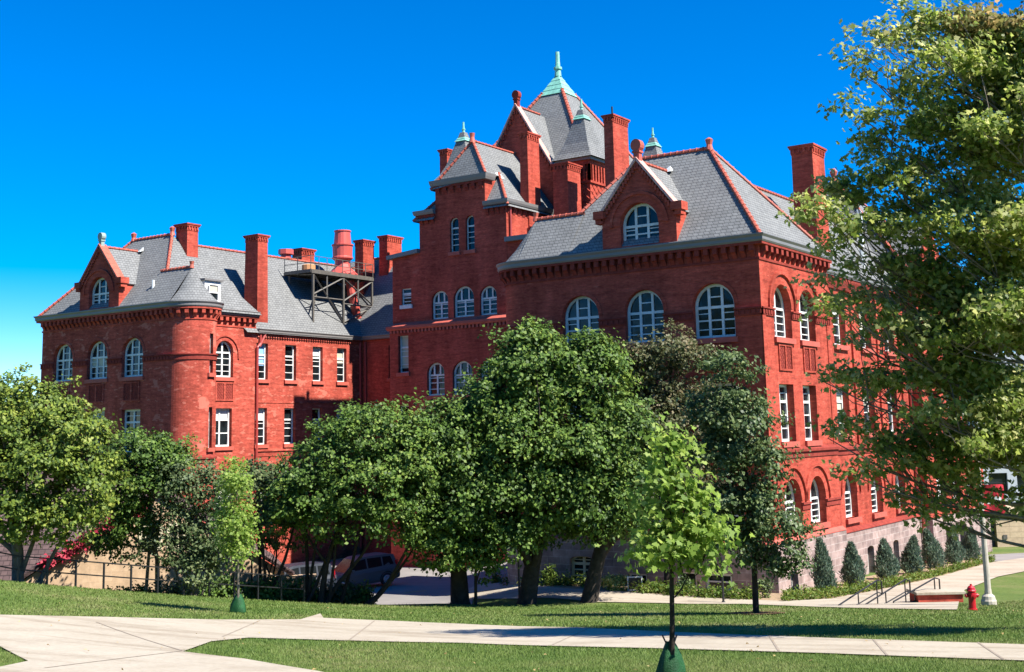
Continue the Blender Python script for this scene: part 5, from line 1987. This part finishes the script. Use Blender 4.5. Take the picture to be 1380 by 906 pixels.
# --- the big maple on the right
WM = 28.5
mb_base = G3(1478, 850, WM)
TIPS = [((1207, 8), 24.5), ((1182, 35), 24), ((1150, 84), 23.6), ((1128, 134), 23.4), ((1152, 190), 24.4), ((1172, 228), 23.2), ((1104, 250), 24.2), ((1088, 276), 23.2), ((1112, 332), 23.6), ((1092, 376), 24.4),
        ((1122, 410), 22.8), ((1130, 455), 24.2), ((1090, 508), 23.4), ((1152, 520), 24.8), ((1104, 588), 23.8), ((1138, 638), 23.2), ((1172, 600), 24.6), ((1212, 684), 23.6), ((1262, 668), 24.2), ((1390, 600), 23.4),
        ((1250, 60), 22.6), ((1300, 20), 24.6), ((1380, 30), 23), ((1240, 150), 25), ((1250, 300), 22.2), ((1230, 370), 25.4), ((1260, 450), 22), ((1240, 560), 22.4), ((1300, 600), 21.8), ((1420, 640), 22.2), ((1320, 160), 21.8), ((1370, 280), 21.6), ((1350, 420), 21.5),
        ((1400, 120), 21.8), ((1440, 560), 21.5), ((1300, 250), 26.5), ((1300, 400), 26.5), ((1320, 550), 26.4), ((1340, 100), 26.2), ((1440, -40), 24)]
blobs, exl = [], []
gm = np.random.default_rng(31)
for (tx__, ty__), wt in TIPS:
    oy = min(760, ty__ + .55*(1478-tx__) + 40) if ty__ < 420 else min(740, ty__ + .22*(1478-tx__))
    A_, B_ = at(1478, oy, WM), at(tx__, ty__, wt+4.5)
    L = np.linalg.norm(B_-A_)
    nb = 6
    for i in range(nb):
        f = .40 + .565*i/(nb-1)
        c = A_ + (B_-A_)*f + np.array([0, 0, .10*L*math.sin(math.pi*f)]) + gm.normal(size=3)*.12
        sz = (.92 - .50*max(0, (f-.4)/.6)) * (.75+.5*gm.random())
        blobs.append((c, sz*1.15, sz*1.15, sz*.42))
    exl.append((A_, A_+(B_-A_)*.97, .03+.005*L, .010))
MAP = thing('maple_tree', 'tall maple filling the right side of the picture, leaves in pale tipped layers', 'tree', tuple(mb_base))


def pxy(c):
    d = np.array(c)-CAM
    k = float(d@_fw)
    return PPX+FPX*float(d@_rt)/k, PPY-FPX*float(d@_up)/k


green, brown = [], []
for bl_ in blobs:
    x_, y_ = pxy(bl_[0])
    if 1304 < x_ < 1384 and 612 < y_ < 740:      # the natural gap round the lamp post
        continue
    (brown if (x_ > 1295 and y_ < 45) else green).append(bl_)
co, cc = leaves('crown', green, 74000, .155, M['leaf_maple'], MAP, 33, star=True, clump=.30, per=24, shell=.15, low=.3, droop=.6, up=.45, flat=.5)
leaves('browning_crown', brown, 5200, .155, M['leaf_autumn'], MAP, 34, star=True, clump=.30, per=24, shell=.15, low=.3, droop=.6, up=.45, flat=.5)
m = MB()
m.tube([mb_base-np.array([0, 0, .3]), mb_base+np.array([0, 0, .4]), at(1478, 700, WM), at(1478, 400, WM), at(1480, 100, WM), at(1482, -120, WM)], [.42, .30, .25, .17, .09, .03], 12)
g_ = np.random.default_rng(8)
for a, b_, r0, r1 in exl:
    lp = limb(m, a, b_, r0, r1, g_, .03, 6, 6)
    d = np.linalg.norm(cc-b_, axis=1)
    for q in np.argsort(d)[:60:6]:
        limb(m, lp[3+int(g_.random()*3)], cc[q], .018, .006, g_, .08, 3, 4)
m.build('trunk', M['barkpale'], MAP, smooth=True)

# --- junipers along the sunlit wall
places = ('first juniper from the corner, tall and slim', 'second juniper from the corner, beside the first downspout', 'third juniper from the corner, broad and full', 'fourth juniper from the corner, before the stone wall', 'fifth juniper from the corner, past the red pipe', 'sixth juniper from the corner, slim and dull', 'last juniper of the row, beside the path end')
for i, (px, py, wd, top) in enumerate(((1112, 797, 25, 730), (1151, 789, 27, 735), (1196, 781, 28, 731), (1229, 774, 25, 726), (1260, 766, 26, 716), (1287, 760, 21, 717), (1308, 755, 22, 714))):
    b = ground(px, py)
    w = float(np.dot(b-CAM, _fw))
    h = (py-top)*w/FPX*1.04
    r = wd*.5*w/FPX*.95
    root = thing('juniper', places[i] + ', at the foot of the sunlit wall', 'shrub', tuple(b), 'junipers along the sunlit wall')
    g = np.random.default_rng(50+i)
    n = 4200
    f = g.random(n)**.85
    an = g.random(n)*6.283
    prof = np.interp(f, [0, .1, .32, .6, .85, 1.0], [.6, .92, 1.0, .66, .30, .03])
    lump = 1+.2*np.sin(an*3+f*9+i*2)+.16*np.sin(an*5-f*14+i)+.12*g.normal(size=n)
    rr = r*prof*lump*(.55+.5*g.random(n)**.6)
    lean = g.normal(size=2)*.09*h
    P = b + np.stack([rr*np.cos(an)+lean[0]*f*f, rr*np.sin(an)+lean[1]*f*f, h*f*.94+.05*g.normal(size=n)], 1)
    out = np.stack([np.cos(an), np.sin(an), np.zeros(n)], 1)
    t = unit(out*.55 + ZA*1.0 + g.normal(size=(n, 3))*.35)
    N = unit(out + g.normal(size=(n, 3))*.5)
    N = unit(N - (N*t).sum(1)[:, None]*t)
    V, k = leaf_arrays(P, t, N, .17*(.6+.8*g.random(n)), False, .16)
    mesh_np('foliage', V, k, M['juniper'], root)
    st_ = MB()
    st_.tube([b-ZA*.1, b+ZA*h*.8], [.06, .02], 6)
    st_.build('stem', M['bark'], root)


def bush(name, label, cat, px, py, rx, ry, n, size, m, seed, group=None, lift=0.0):
    b = ground(px, py)
    w = float(np.dot(b-CAM, _fw))
    R, H = rx*w/FPX, ry*w/FPX
    c = b + ZA*H*.75
    root = thing(name, label, cat, tuple(b), group)
    leaves('foliage', [(c, R, R*.8, H)], n, size, m, root, seed, clump=.16, per=12, shell=.3, low=.7)
    s_ = MB()
    g = np.random.default_rng(seed)
    for k in range(6):
        limb(s_, b-ZA*.05, c+g.normal(size=3)*np.array([R, R, H])*.3, .02, .008, g, .1, 3, 4)
    s_.build('stem', M['bark'], root)


bush('hydrangea', 'round bush with pale yellow green flower heads beside the path', 'bush', 829, 796, 21, 11, 1500, .12, M['hydrangea'], 71)
bush('cone_shrub', 'small upright green shrub against the stone base, left of the leaning trunk', 'shrub', 741, 788, 9, 14, 700, .11, M['bedleaf'], 72)
bush('cone_shrub', 'small conical evergreen shrub right of the foreground sapling by the wall', 'shrub', 923, 800, 9, 13, 700, .10, M['leaf_blue'], 73)
bush('cone_shrub', 'small conical evergreen shrub at the foot of the hall corner behind the slim oak', 'shrub', 1030, 806, 9, 15, 700, .10, M['leaf_blue'], 74)
# ground cover in the beds: uncountable
g = np.random.default_rng(91)
Ps = []
BED = [(690, 788, 18), (716, 789, 16), (742, 790, 14), (768, 790, 16), (790, 791, 10), (870, 800, 14), (888, 800, 10), (905, 803, 12), (925, 804, 18), (950, 806, 16), (970, 806, 10), (990, 808, 14), (1012, 808, 14), (668, 786, 8)]
for px, py, r in BED:
    b = ground(px, py)
    for k in range(330):
        Ps.append(b + SA*g.normal()*r*.5*.034 + WA*(g.normal()*.35+.3) + ZA*abs(g.normal())*.22)
EA, EB = [], []
for px in np.linspace(1055, 1340, 24):
    lo = np.interp(px, [1055, 1120, 1180, 1250, 1340], [812, 807, 796.5, 781, 757])
    EA.append(ground(px, lo))
    EB.append(ground(px, lo-np.interp(px, [1055, 1340], [12, 5])))
EA, EB = np.array(EA), np.array(EB)
for k in range(5200):
    f = g.random()*22.999
    i, f = int(f), f-int(f)
    a_, b_ = EA[i]+(EA[i+1]-EA[i])*f, EB[i]+(EB[i+1]-EB[i])*f
    b = a_+(b_-a_)*g.random()**1.4
    Ps.append(b + ZA*abs(g.normal())*.13)
P = np.array(Ps)
N = unit(g.normal(size=P.shape)*.6+ZA*.8)
t = g.normal(size=P.shape)+ZA*.5
t = unit(t-(t*N).sum(1)[:, None]*N)
V, k = leaf_arrays(P, t, N, .19*(.6+.7*g.random(len(P))), False, .2)
kind(mesh_np('ground_cover', V, k, M['bedleaf']), 'stuff')
b = G3(1019, 826, 41)
mp_ = [(b[0]+.95*math.cos(t)*SA[0]+1.3*math.sin(t)*WA[0], b[1]+.95*math.cos(t)*SA[1]+1.3*math.sin(t)*WA[1]) for t in np.linspace(0, 2*math.pi, 20)[:-1]]
sheet('mulch_ring', mp_, M['mulch'], .035, .5)
BEDS = gp([(662, 787), (690, 790), (760, 795), (830, 798.5), (900, 804), (960, 808), (1000, 810), (1060, 812), (1120, 808.5), (1180, 797.5), (1250, 782.5), (1335, 759)]) + [(.3, 34), (.3, -.1), (-14.9, -.1)]
sheet('planting_bed', BEDS, plain('dry_bed_soil', (.30, .21, .12), .95, var=.4, vs=6, bumpy=.8), .015, 1.2)
# --- grass blades of the near lawn


def inpoly(x, y, poly):
    c = np.zeros(len(x), bool)
    n = len(poly)
    j = n-1
    for i in range(n):
        xi, yi = poly[i]
        xj, yj = poly[j]
        if yi != yj:
            c ^= ((yi > y) != (yj > y)) & (x < (xj-xi)*(y-yi)/(yj-yi)+xi)
        j = i
    return c


g = np.random.default_rng(77)
Ss, Ww, Hh, Bb = [], [], [], []
for w0, w1, dens, hh, bw in ((15, 24, 1100, .040, .0065), (24, 34, 480, .045, .010), (34, 56, 150, .05, .020)):
    area = (w1-w0)*(w0+w1)*.45
    n = int(area*dens)
    w = w0+(w1-w0)*g.random(n)
    s = (g.random(n)*2-1)*.45*w
    Ss.append(s); Ww.append(w); Hh.append(hh*(.5+.9*g.random(n))); Bb.append(bw*(.7+.6*g.random(n)))
s, w, hh, bw = map(np.concatenate, (Ss, Ww, Hh, Bb))
x = CAM[0]+s*RH[0]+w*FH[0]
y = CAM[1]+s*RH[1]+w*FH[1]
edge = np.interp(s, [-40, -19, -11.5, -4, 4, 10, 13, 17, 30], [44.5, 46.5, 52, 55, 55, 53, 50, 47, 60])
keep = ~inpoly(x, y, WALK) & ~inpoly(x, y, FRONT) & ~inpoly(x, y, COURT) & ~inpoly(x, y, BEDS) & (w < edge)
s, w, hh, bw, x, y = (q[keep] for q in (s, w, hh, bw, x, y))
z = T(x, y)
n = len(x)
an = g.random(n)*6.283
lean = g.normal(size=(n, 2))*.5
V = np.zeros((n, 3, 3))
cx_, cy_ = np.cos(an)*bw, np.sin(an)*bw
V[:, 0] = np.stack([x-cx_, y-cy_, z-.01], 1)
V[:, 1] = np.stack([x+cx_, y+cy_, z-.01], 1)
V[:, 2] = np.stack([x+lean[:, 0]*hh, y+lean[:, 1]*hh, z+hh], 1)
kind(mesh_np('grass_blades', V, 3, M['grass']), 'stuff')
# a few dry leaves lying on the lawn
n = 150
w = 20+30*g.random(n)
s = (g.random(n)*2-1)*.4*w
x = CAM[0]+s*RH[0]+w*FH[0]
y = CAM[1]+s*RH[1]+w*FH[1]
P = np.stack([x, y, T(x, y)+.06], 1)
N = unit(g.normal(size=P.shape)*.35+ZA)
t = g.normal(size=P.shape)
t = unit(t-(t*N).sum(1)[:, None]*N)
V, k = leaf_arrays(P, t, N, .075*(.6+.6*g.random(n)), True)
kind(mesh_np('fallen_leaves', V, k, leafmat('dry_leaf', [(.2, (.30, .20, .08)), (.8, (.50, .38, .16))])), 'stuff')

# ================================================================== street furniture
# fire hydrant
b = ground(1311, 823)
root = thing('fire_hydrant', 'red fire hydrant on the lawn beside the lamp post', 'fire hydrant', tuple(b))
m = MB()
m.lathe(b, [(.15, -.05), (.15, .06), (.115, .07), (.11, .5), (.14, .51), (.14, .56), (.115, .57), (.115, .60)], 16)
m.build('barrel', M['hydrant'], root, smooth=False)
m = MB()
m.lathe(b, [(.15, .60), (.15, .63), (.13, .66), (.115, .72), (.07, .77), (.035, .785), (.035, .83), (.0, .83)], 16)
m.build('bonnet', M['hydrant'], root)
for d, r, l in ((SA, .055, .2), (-SA, .055, .2), (-WA, .075, .2)):
    m = MB()
    p = b+ZA*.47
    m.tube([p, p+d*l*.75, p+d*l*.75, p+d*l, p+d*(l+.01), p+d*(l+.04)], [r, r, r*1.25, r*1.25, r*.5, r*.5], 10)
    m.build('nozzle', M['hydrant'], root)
# lamp post with banner
b = ground(1333, 816)
wl_ = float(np.dot(b-CAM, _fw))
root = thing('lamp_post', 'pale concrete lamp post with a red banner, half hidden by the maple', 'street lamp', tuple(b))
m = MB()
m.lathe(b, [(.27, -.1), (.27, .16), (.24, .22), (.22, .32), (.13, .40), (.112, .6), (.085, 4.0), (.06, 6.1)], 14)
m.build('post', M['lamp'], root, smooth=False)
m = MB()
m.lathe(b, [(.08, 6.05), (.22, 6.15), (.26, 6.3), (.24, 6.7), (.12, 6.85), (.03, 7.0)], 14)
m.build('lamp_head', M['whitecloth'], root)
bn = MB()
p0 = b+ZA*3.15+SA*.1
for i in range(8):
    for j in range(6):
        u0, u1, v0, v1 = i/8*.75, (i+1)/8*.75, j/6*1.05, (j+1)/6*1.05
        f = lambda u, v: p0+SA*u+ZA*v+WA*(.05*math.sin(u*6+v*2))
        bn.quad(f(u0, v0), f(u1, v0), f(u1, v1), f(u0, v1))
bo = bn.build('banner', M['banner'], root, smooth=True)
wb = MB()
q0 = lambda u, v: p0+SA*u+ZA*v+WA*(.05*math.sin(u*6+v*2)-.006)
for i in range(6):
    u0, u1 = .14+i*.08, .14+(i+1)*.08
    wb.quad(q0(u0, .36), q0(u1, .36), q0(u1, .62), q0(u0, .62))
wb.build('banner_print', M['whitecloth'], bo)
for z in (3.1, 4.24):
    ar = MB()
    ar.tube([b+ZA*z, b+ZA*z+SA*.9], .018, 6)
    ar.build('banner_arm', M['black'], root)
# stair handrails


def sx3(px, py, w):
    return at(px, py, w)


rails = (('nearest black handrail of the outdoor steps, at the left', (1130, 816), (1182, 782), 46.0), ('middle black handrail of the outdoor steps', (1166, 815), (1220, 781), 46.6), ('black handrail of the outdoor steps next to the brick block', (1204, 811), (1260, 779), 47.2))
for lab, lo, hi, w in rails:
    a, c = at(*lo, w), at(hi[0], hi[1], w+1.1)
    root = thing('stair_handrail', lab, 'handrail', (a[0], a[1], Tz(a[0], a[1])), 'black handrails of the outdoor steps')
    e = c + SA*.16 - ZA*.05
    dn = lambda p, q=0: np.array([p[0], p[1], Tz(p[0], p[1])-.1])
    m = MB()
    m.tube([dn(a), a, c, e, e-ZA*.45], .030, 8)
    m.build('top_rail', M['black'], root)
    m = MB()
    m.tube([a-ZA*.38+(c-a)*.2, c-ZA*.45, e-ZA*.45], .024, 8)
    m.build('lower_rail', M['black'], root)
    for f in (.5, .98):
        p = a+(c-a)*f
        m = MB()
        m.tube([dn(p), p], .026, 8)
        m.build('baluster', M['black'], root)
# brick block with a concrete cap
b = ground(1262, 812)
root = thing('brick_bench', 'low brick block with a pale concrete cap beside the steps', 'bench', tuple(b))
U_ = unit(np.array([.83, .56, 0])*1.0)
Vv = np.array([-U_[1], U_[0], 0])


def slab(m, c, u, v, z0, z1):
    pts = [c+U_*a*u+Vv*d*v for a, d in ((-1, -1), (1, -1), (1, 1), (-1, 1))]
    m.add([(p[0], p[1], c[2]+z0) for p in pts]+[(p[0], p[1], c[2]+z1) for p in pts], [(0, 3, 2, 1), (4, 5, 6, 7), (0, 1, 5, 4), (1, 2, 6, 5), (2, 3, 7, 6), (3, 0, 4, 7)])


m = MB()
slab(m, b, .86, .55, -.3, .36)
m.build('brick_base', M['brick'], root)
m = MB()
slab(m, b, .95, .64, .36, .47)
bevel(m.build('cap', M['concrete'], root), .015)
# thin dark posts in front of the hall
for px, py, top, w, lab in ((700, 810, 730, 53, 'thin dark signpost beside the thick middle trunk'), (975, 813, 752, 52, 'thin dark post at the far edge of the path near the slim oak')):
    b = ground(px, py)
    h = (py-top)*w/FPX
    m = MB()
    m.tube([b-ZA*.1, b+ZA*h], .05, 8)
    m.lathe(b, [(.09, 0), (.09, .05), (.05, .09)], 8)
    tag(m.build('signpost', M['black']), lab, 'post')
# little framed notice on the grass by the wall
b = ground(856, 797)
root = thing('framed_board', 'small white framed dark board standing in the bed right of the pale bush', 'sign', tuple(b))
m = MB()
m.obox(b, SA, -WA, -.30, .30, .08, .62, -.03, .0)
m.build('board', M['black'], root)
m = MB()
for a0, a1, v0, v1 in ((-.36, -.30, .02, .68), (.30, .36, .02, .68), (-.30, .30, .62, .68), (-.30, .30, .02, .08)):
    m.obox(b, SA, -WA, a0, a1, v0, v1, -.05, .03)
m.build('frame', M['white'], root)

# ================================================================== left yard
# tan gabled building
PHI = rad(16)
SA2 = SA*math.cos(PHI) + WA*math.sin(PHI)
WA2 = WA*math.cos(PHI) - SA*math.sin(PHI)


def sw3(s, w, z):
    x, y = SW(-16, 57)
    q = np.array([x, y, 0.0]) + SA2*(s+16) + WA2*(w-57)
    return (q[0], q[1], z)


wf = 57.0
zp = lambda px, py: 7.69-(py-(598.0+(690-px)*.0))/FPX*wf
TB = thing('tan_house', 'low tan gabled building with a brown shingle roof behind the trees at left', 'building', sw3(-17, wf, 0))
pk = (-16.3, 5.35)
Lo, Ro = (-22.2, 1.7), (-10.4, 1.6)
P_ = lambda u, v, d=0: sw3(u, wf+d, v)
m = MB()
Ow = sw3(0, wf, 0)
facade(m, Ow, tuple(SA2), tuple(-WA2), [(-22.0, -2), (-10.6, -2), (-10.6, 1.6), pk, (-22.0, 1.75)], [arch(-16.55, 2.95, 3.95, .42, flat=True), arch(-15.35, 2.95, 3.95, .42, flat=True)], depth=.3)
m.build('wall', M['tan'], TB)
for c in (-16.55, -15.35):
    f = MB()
    for a0, a1, v0, v1 in ((c-.5, c-.38, 2.87, 4.03), (c+.38, c+.5, 2.87, 4.03), (c-.38, c+.38, 3.9, 4.03), (c-.38, c+.38, 2.87, 3.0), (c-.03, c+.03, 3, 3.9), (c-.38, c+.38, 3.42, 3.48)):
        f.obox(Ow, tuple(SA2), tuple(-WA2), a0, a1, v0, v1, -.2, .05)
    fo = f.build('window', M['cream'], TB)
    g2 = MB()
    g2.obox(Ow, tuple(SA2), tuple(-WA2), c-.38, c+.38, 3.0, 3.9, -.2, -.16)
    g2.build('pane', M['glass'], fo)
m = MB()
m.quad(P_(pk[0], pk[1]+.1, .1), P_(pk[0], pk[1]+.1, 13), P_(-22.6, 1.45, 13), P_(-22.6, 1.45, .1))
m.quad(P_(pk[0], pk[1]+.1, .1), P_(pk[0], pk[1]+.1, 13), P_(-10.0, 1.3, 13), P_(-10.0, 1.3, .1))
m.quad(P_(-46, 1.2, 2.2), P_(-16.4, 1.2, 2.2), P_(-16.4, 6.6, 8.5), P_(-46, 6.6, 8.5))
m.build('roof', M['shingle'], TB)
m = MB()
m.quad(P_(-46, -2, 2.6), P_(-21.9, -2, 2.6), P_(-21.9, 1.5, 2.6), P_(-46, 1.5, 2.6))
m.build('side_wall', M['tan'], TB)
m = MB()
m.tube([P_(-22.5, 1.62, -.12), P_(pk[0], pk[1]+.18, -.12)], .13, 5)
m.tube([P_(-10.2, 1.5, -.12), P_(pk[0], pk[1]+.18, -.12)], .13, 5)
m.build('gable_trim', M['shingle'], TB)
iv = thing('red_ivy', 'red creeper climbing the left edge of the tan gable', 'ivy', P_(-20.5, 1.0, -.2))
bl = []
for f in np.linspace(.22, .85, 8):
    u, v = -22.2+(pk[0]+22.2)*f, 1.75+(pk[1]-1.75)*f
    bl.append((np.array(P_(u, v-.1, -.25)), .42, .25, .34))
_, cc_ = leaves('foliage', bl, 1400, .15, M['ivyred'], iv, 61, clump=.2, per=14, shell=.2)
m = MB()
m.tube([np.array(P_(-21.2, .2, -.14)), np.array(P_(-20.9, 2.2, -.16)), np.array(P_(-17.4, 4.5, -.16))], [.04, .03, .012], 5)
m.build('stem', M['bark'], iv)
# low tan wall towards the court
m = MB()
m.obox(sw3(0, 56.6, 0), tuple(SA2), tuple(-WA2), -11.0, -9.2, -1.5, 1.35, -.4, 0)
m.obox(sw3(0, 56.6, 0), tuple(SA2), tuple(-WA2), -11.05, -9.15, 1.35, 1.47, -.45, .05)
tag(m.build('low_wall', M['tan']), 'short tan wall end beside the dark parked car', 'wall')
# railing along the edge of the lawn
edge_s = np.linspace(-19.5, -9.0, 13)
wpos = lambda s: float(np.interp(s, [-19.5, -11.5, -8.5], [46.6, 51.9, 53.4]))
pts = []
for s_ in edge_s:
    x_, y_ = SW(s_, wpos(s_))
    pts.append(np.array([x_, y_, Tz(x_, y_)]))
root = thing('iron_railing', 'black iron railing with two rails along the lawn edge under the left trees', 'railing', tuple(pts[6]))
for p in pts:
    m = MB()
    m.box(p[0]-.03, p[0]+.03, p[1]-.03, p[1]+.03, p[2]-.3, p[2]+1.05)
    m.build('post', M['black'], root)
for hgt in (.55, 1.04):
    m = MB()
    m.tube([p+ZA*hgt for p in pts], .025, 6)
    m.build('rail', M['black'], root)


# ================================================================== cars
def car(label, pos, heading, pitch, paint):
    """heading: plan direction of the nose; model axes x forward, y left, z up"""
    root = thing('parked_car', label, 'car', tuple(pos), 'cars parked in the court')
    f = unit(np.array([heading[0], heading[1], 0.0]))
    f3 = f*math.cos(pitch) - ZA*math.sin(pitch)
    l3 = np.cross(ZA, f)
    u3 = np.cross(f3, l3)
    pos = np.array(pos)
    X = lambda x, y, z: tuple(pos + f3*x + l3*y + u3*z)
    # lower body: stations along x of (x, half width, z bottom, z belt)
    st = [(-2.38, .80, .55, .95), (-2.32, .92, .38, 1.08), (-1.9, .97, .30, 1.12), (-.8, .985, .27, 1.08), (.6, .985, .27, 1.04), (1.2, .975, .28, 1.02), (1.75, .96, .30, .98), (2.2, .90, .34, .88), (2.40, .74, .42, .74)]
    b = MB()
    rows = []
    for x, hw, z0, z1 in st:
        ring_ = [(-hw*.93, z0), (-hw, z0+.15), (-hw, z1-.16), (-hw*.94, z1), (hw*.94, z1), (hw, z1-.16), (hw, z0+.15), (hw*.93, z0)]
        rows.append([X(x, y, z) for y, z in ring_])
    for r in rows:
        b.v.extend(r)
    for i in range(len(rows)-1):
        for k in range(8):
            k2 = (k+1) % 8
            b.f.append((i*8+k, i*8+k2, (i+1)*8+k2, (i+1)*8+k))
    b.f.append(tuple(range(8))[::-1])
    b.f.append(tuple(range(len(rows)*8-8, len(rows)*8)))
    # greenhouse
    gs_ = [(-2.28, .86, 1.08, .80, 1.12), (-2.05, .88, 1.1, .72, 1.70), (-1.6, .90, 1.1, .70, 1.78), (.1, .90, 1.06, .70, 1.78), (.45, .90, 1.05, .70, 1.70), (1.25, .86, 1.0, .80, 1.03)]
    o = len(b.v)
    for x, hw, z0, hw2, z1 in gs_:
        b.v.extend([X(x, -hw, z0), X(x, -hw2, z1), X(x, hw2, z1), X(x, hw, z0)])
    for i in range(len(gs_)-1):
        for k in range(3):
            b.f.append((o+i*4+k, o+i*4+k+1, o+(i+1)*4+k+1, o+(i+1)*4+k))
    body = b.build('body', paint, root)
    # side windows, windscreen, rear window
    for sg in (-1, 1):
        for wx in (((-1.95, 1.18), (-1.28, 1.16), (-1.28, 1.66), (-1.82, 1.64)), ((-1.18, 1.16), (-.28, 1.14), (-.28, 1.68), (-1.18, 1.66)), ((-.18, 1.14), (.92, 1.10), (.42, 1.60), (-.18, 1.68))):
            g_ = MB()
            g_.poly([X(x, sg*(.90-.20*(z-1.06)/.72+.008), z) for x, z in wx])
            g_.build('side_window', M['carglass'], root)
    g_ = MB()
    g_.poly([X(.47, -.66, 1.68), X(.47, .66, 1.68), X(1.2, .76, 1.065), X(1.2, -.76, 1.065)])
    wsn = g_.build('windscreen', M['carglass'], root)
    wsn.location = tuple(np.array(wsn.location)+u3*.012+f3*.01)
    g_ = MB()
    g_.poly([X(-2.30, -.7, 1.2), X(-2.30, .7, 1.2), X(-2.09, .64, 1.64), X(-2.09, -.64, 1.64)])
    g_.build('rear_window', M['carglass'], root)
    for sg in (-1, 1):
        t_ = MB()
        t_.add([X(-2.36, sg*.72, .92), X(-2.20, sg*.985, .92), X(-2.12, sg*.965, 1.38), X(-2.30, sg*.74, 1.38), X(-2.1, sg*.7, .92), X(-2.0, sg*.7, 1.38)], [(0, 1, 2, 3), (0, 1, 4), (3, 2, 5), (1, 2, 5, 4), (0, 3, 5, 4)])
        t_.build('tail_light', M['taillight'], root)
        t_ = MB()
        t_.add([X(2.36, sg*.45, .68), X(2.12, sg*.93, .70), X(2.05, sg*.93, .86), X(2.32, sg*.5, .84)], [(0, 1, 2, 3)])
        t_.build('headlight', M['flash'], root)
        t_ = MB()
        t_.tube([X(.75, sg*.95, 1.12), X(.78, sg*1.12, 1.15)], .07, 6)
        t_.build('mirror', paint, root)
        for hx in (-.45, .6-.95):
            h_ = MB()
            h_.tube([X(hx-.1, sg*.995, .93), X(hx+.1, sg*.995, .93)], .02, 5)
        for hx in (-1.0, .05):
            h_ = MB()
            h_.tube([X(hx-.1, sg*1.0, .92), X(hx+.1, sg*1.0, .92)], .022, 5)
            h_.build('door_handle', paint, root)
        for wx in (-1.42, 1.42):
            w_ = MB()
            w_.tube([X(wx, sg*.74, .37), X(wx, sg*.99, .37)], .37, 18)
            ty = w_.build('wheel', M['tyre'], root)
            rm = MB()
            rm.tube([X(wx, sg*.99, .37), X(wx, sg*1.0, .37)], [.25, .24], 16)
            for q in range(5):
                an = q*2*math.pi/5
                rm.tube([X(wx, sg*1.005, .37), X(wx+.23*math.cos(an), sg*1.005, .37+.23*math.sin(an))], .035, 5)
            rm.build('rim', M['rim'], ty)
            ar_ = MB()
            pp_ = []
            for q in range(13):
                an = math.pi*q/12
                pp_.append(X(wx+.45*math.cos(an), sg*.985, .37+.45*math.sin(an)))
            ar_.tube(pp_, .035, 5)
            ar_.build('wheel_arch', M['tyre'], root)
    return root


def on_court(px, py, w):
    p = at(px, py, w)
    return np.array([p[0], p[1], Tz(p[0], p[1])+.02])


hd_ = unit(np.array([-.36, -.93, 0]))
c_ = on_court(529, 800, 72) + hd_*1.42 + np.array([-.97, 0, 0])
c_[2] = Tz(c_[0], c_[1])-.02
car('dark grey sport utility car parked nose down behind the bent stems', c_, hd_, .06, M['carpaint'])
c_ = on_court(432, 800, 66) + hd_*1.0 + np.array([-.97, 0, 0])
c_[2] = Tz(c_[0], c_[1])+.03
car('dark blue car mostly hidden behind the tan wall end and stems', c_, hd_, .02, M['carblue'])

# ================================================================== far right background
q = at(1345, 722, 92)
root = thing('beige_wall', 'beige stone block building end with a dark navy door beyond the lamp post', 'building', tuple(q))
b0_ = at(1304, 748, 92)
b1_ = at(1420, 748, 92)
du = unit(b1_-b0_)
du[2] = 0
du = unit(du)
nn_ = np.array([du[1], -du[0], 0])
m = MB()
O_ = np.array([b0_[0], b0_[1], b0_[2]-1.0])
m.obox(O_, tuple(du), tuple(nn_), 2.3, 12, 0, 3.9, -6, 0)
m.build('wall', M['beige'], root)
m = MB()
m.obox(O_, tuple(du), tuple(nn_), -.2, 2.3, 0, 3.85, -6, -.4)
m.build('door', M['navy'], root)
m = MB()
m.obox(O_, tuple(du), tuple(nn_), -.4, 12.2, 3.9, 4.15, -6.2, .2)
m.build('cornice', M['beige'], root)
m = MB()
m.obox(O_, tuple(du), tuple(nn_), 2.75, 3.05, 2.1, 2.4, -.05, .06)
m.build('wall_lamp', M['steel'], root)
O_ = at(1322, 740, 130)
root = thing('pale_grey_building', 'pale grey modern building behind the maple at the right edge', 'building', tuple(O_))
m = MB()
hs_ = []
for r_ in range(5):
    for c_2 in range(6):
        hs_.append(arch(2.4+c_2*3.0, 2.2+r_*3.6, 4.2+r_*3.6, 1.0, flat=True))
facade(m, O_, tuple(du), tuple(nn_), [(0, -2), (20, -2), (20, 20.5), (0, 20.5)], hs_, depth=.3)
Q = lambda u, v, d: tuple(O_+du*u-nn_*d+ZA*v)
m.quad(Q(0, -2, 0), Q(0, -2, 14), Q(0, 20.5, 14), Q(0, 20.5, 0))
m.quad(Q(0, 20.5, 0), Q(20, 20.5, 0), Q(20, 20.5, 14), Q(0, 20.5, 14))
m.build('wall', M['greybld'], root)
for h in hs_:
    g_ = MB()
    g_.poly([Q(u, v, .28) for u, v in h])
    g_.build('window', M['glass'], root)
ROADP = gp([(1312, 757), (1335, 748), (1420, 744), (1420, 753), (1345, 757)])
sheet('road', ROADP, M['asphalt'], .03, 2)
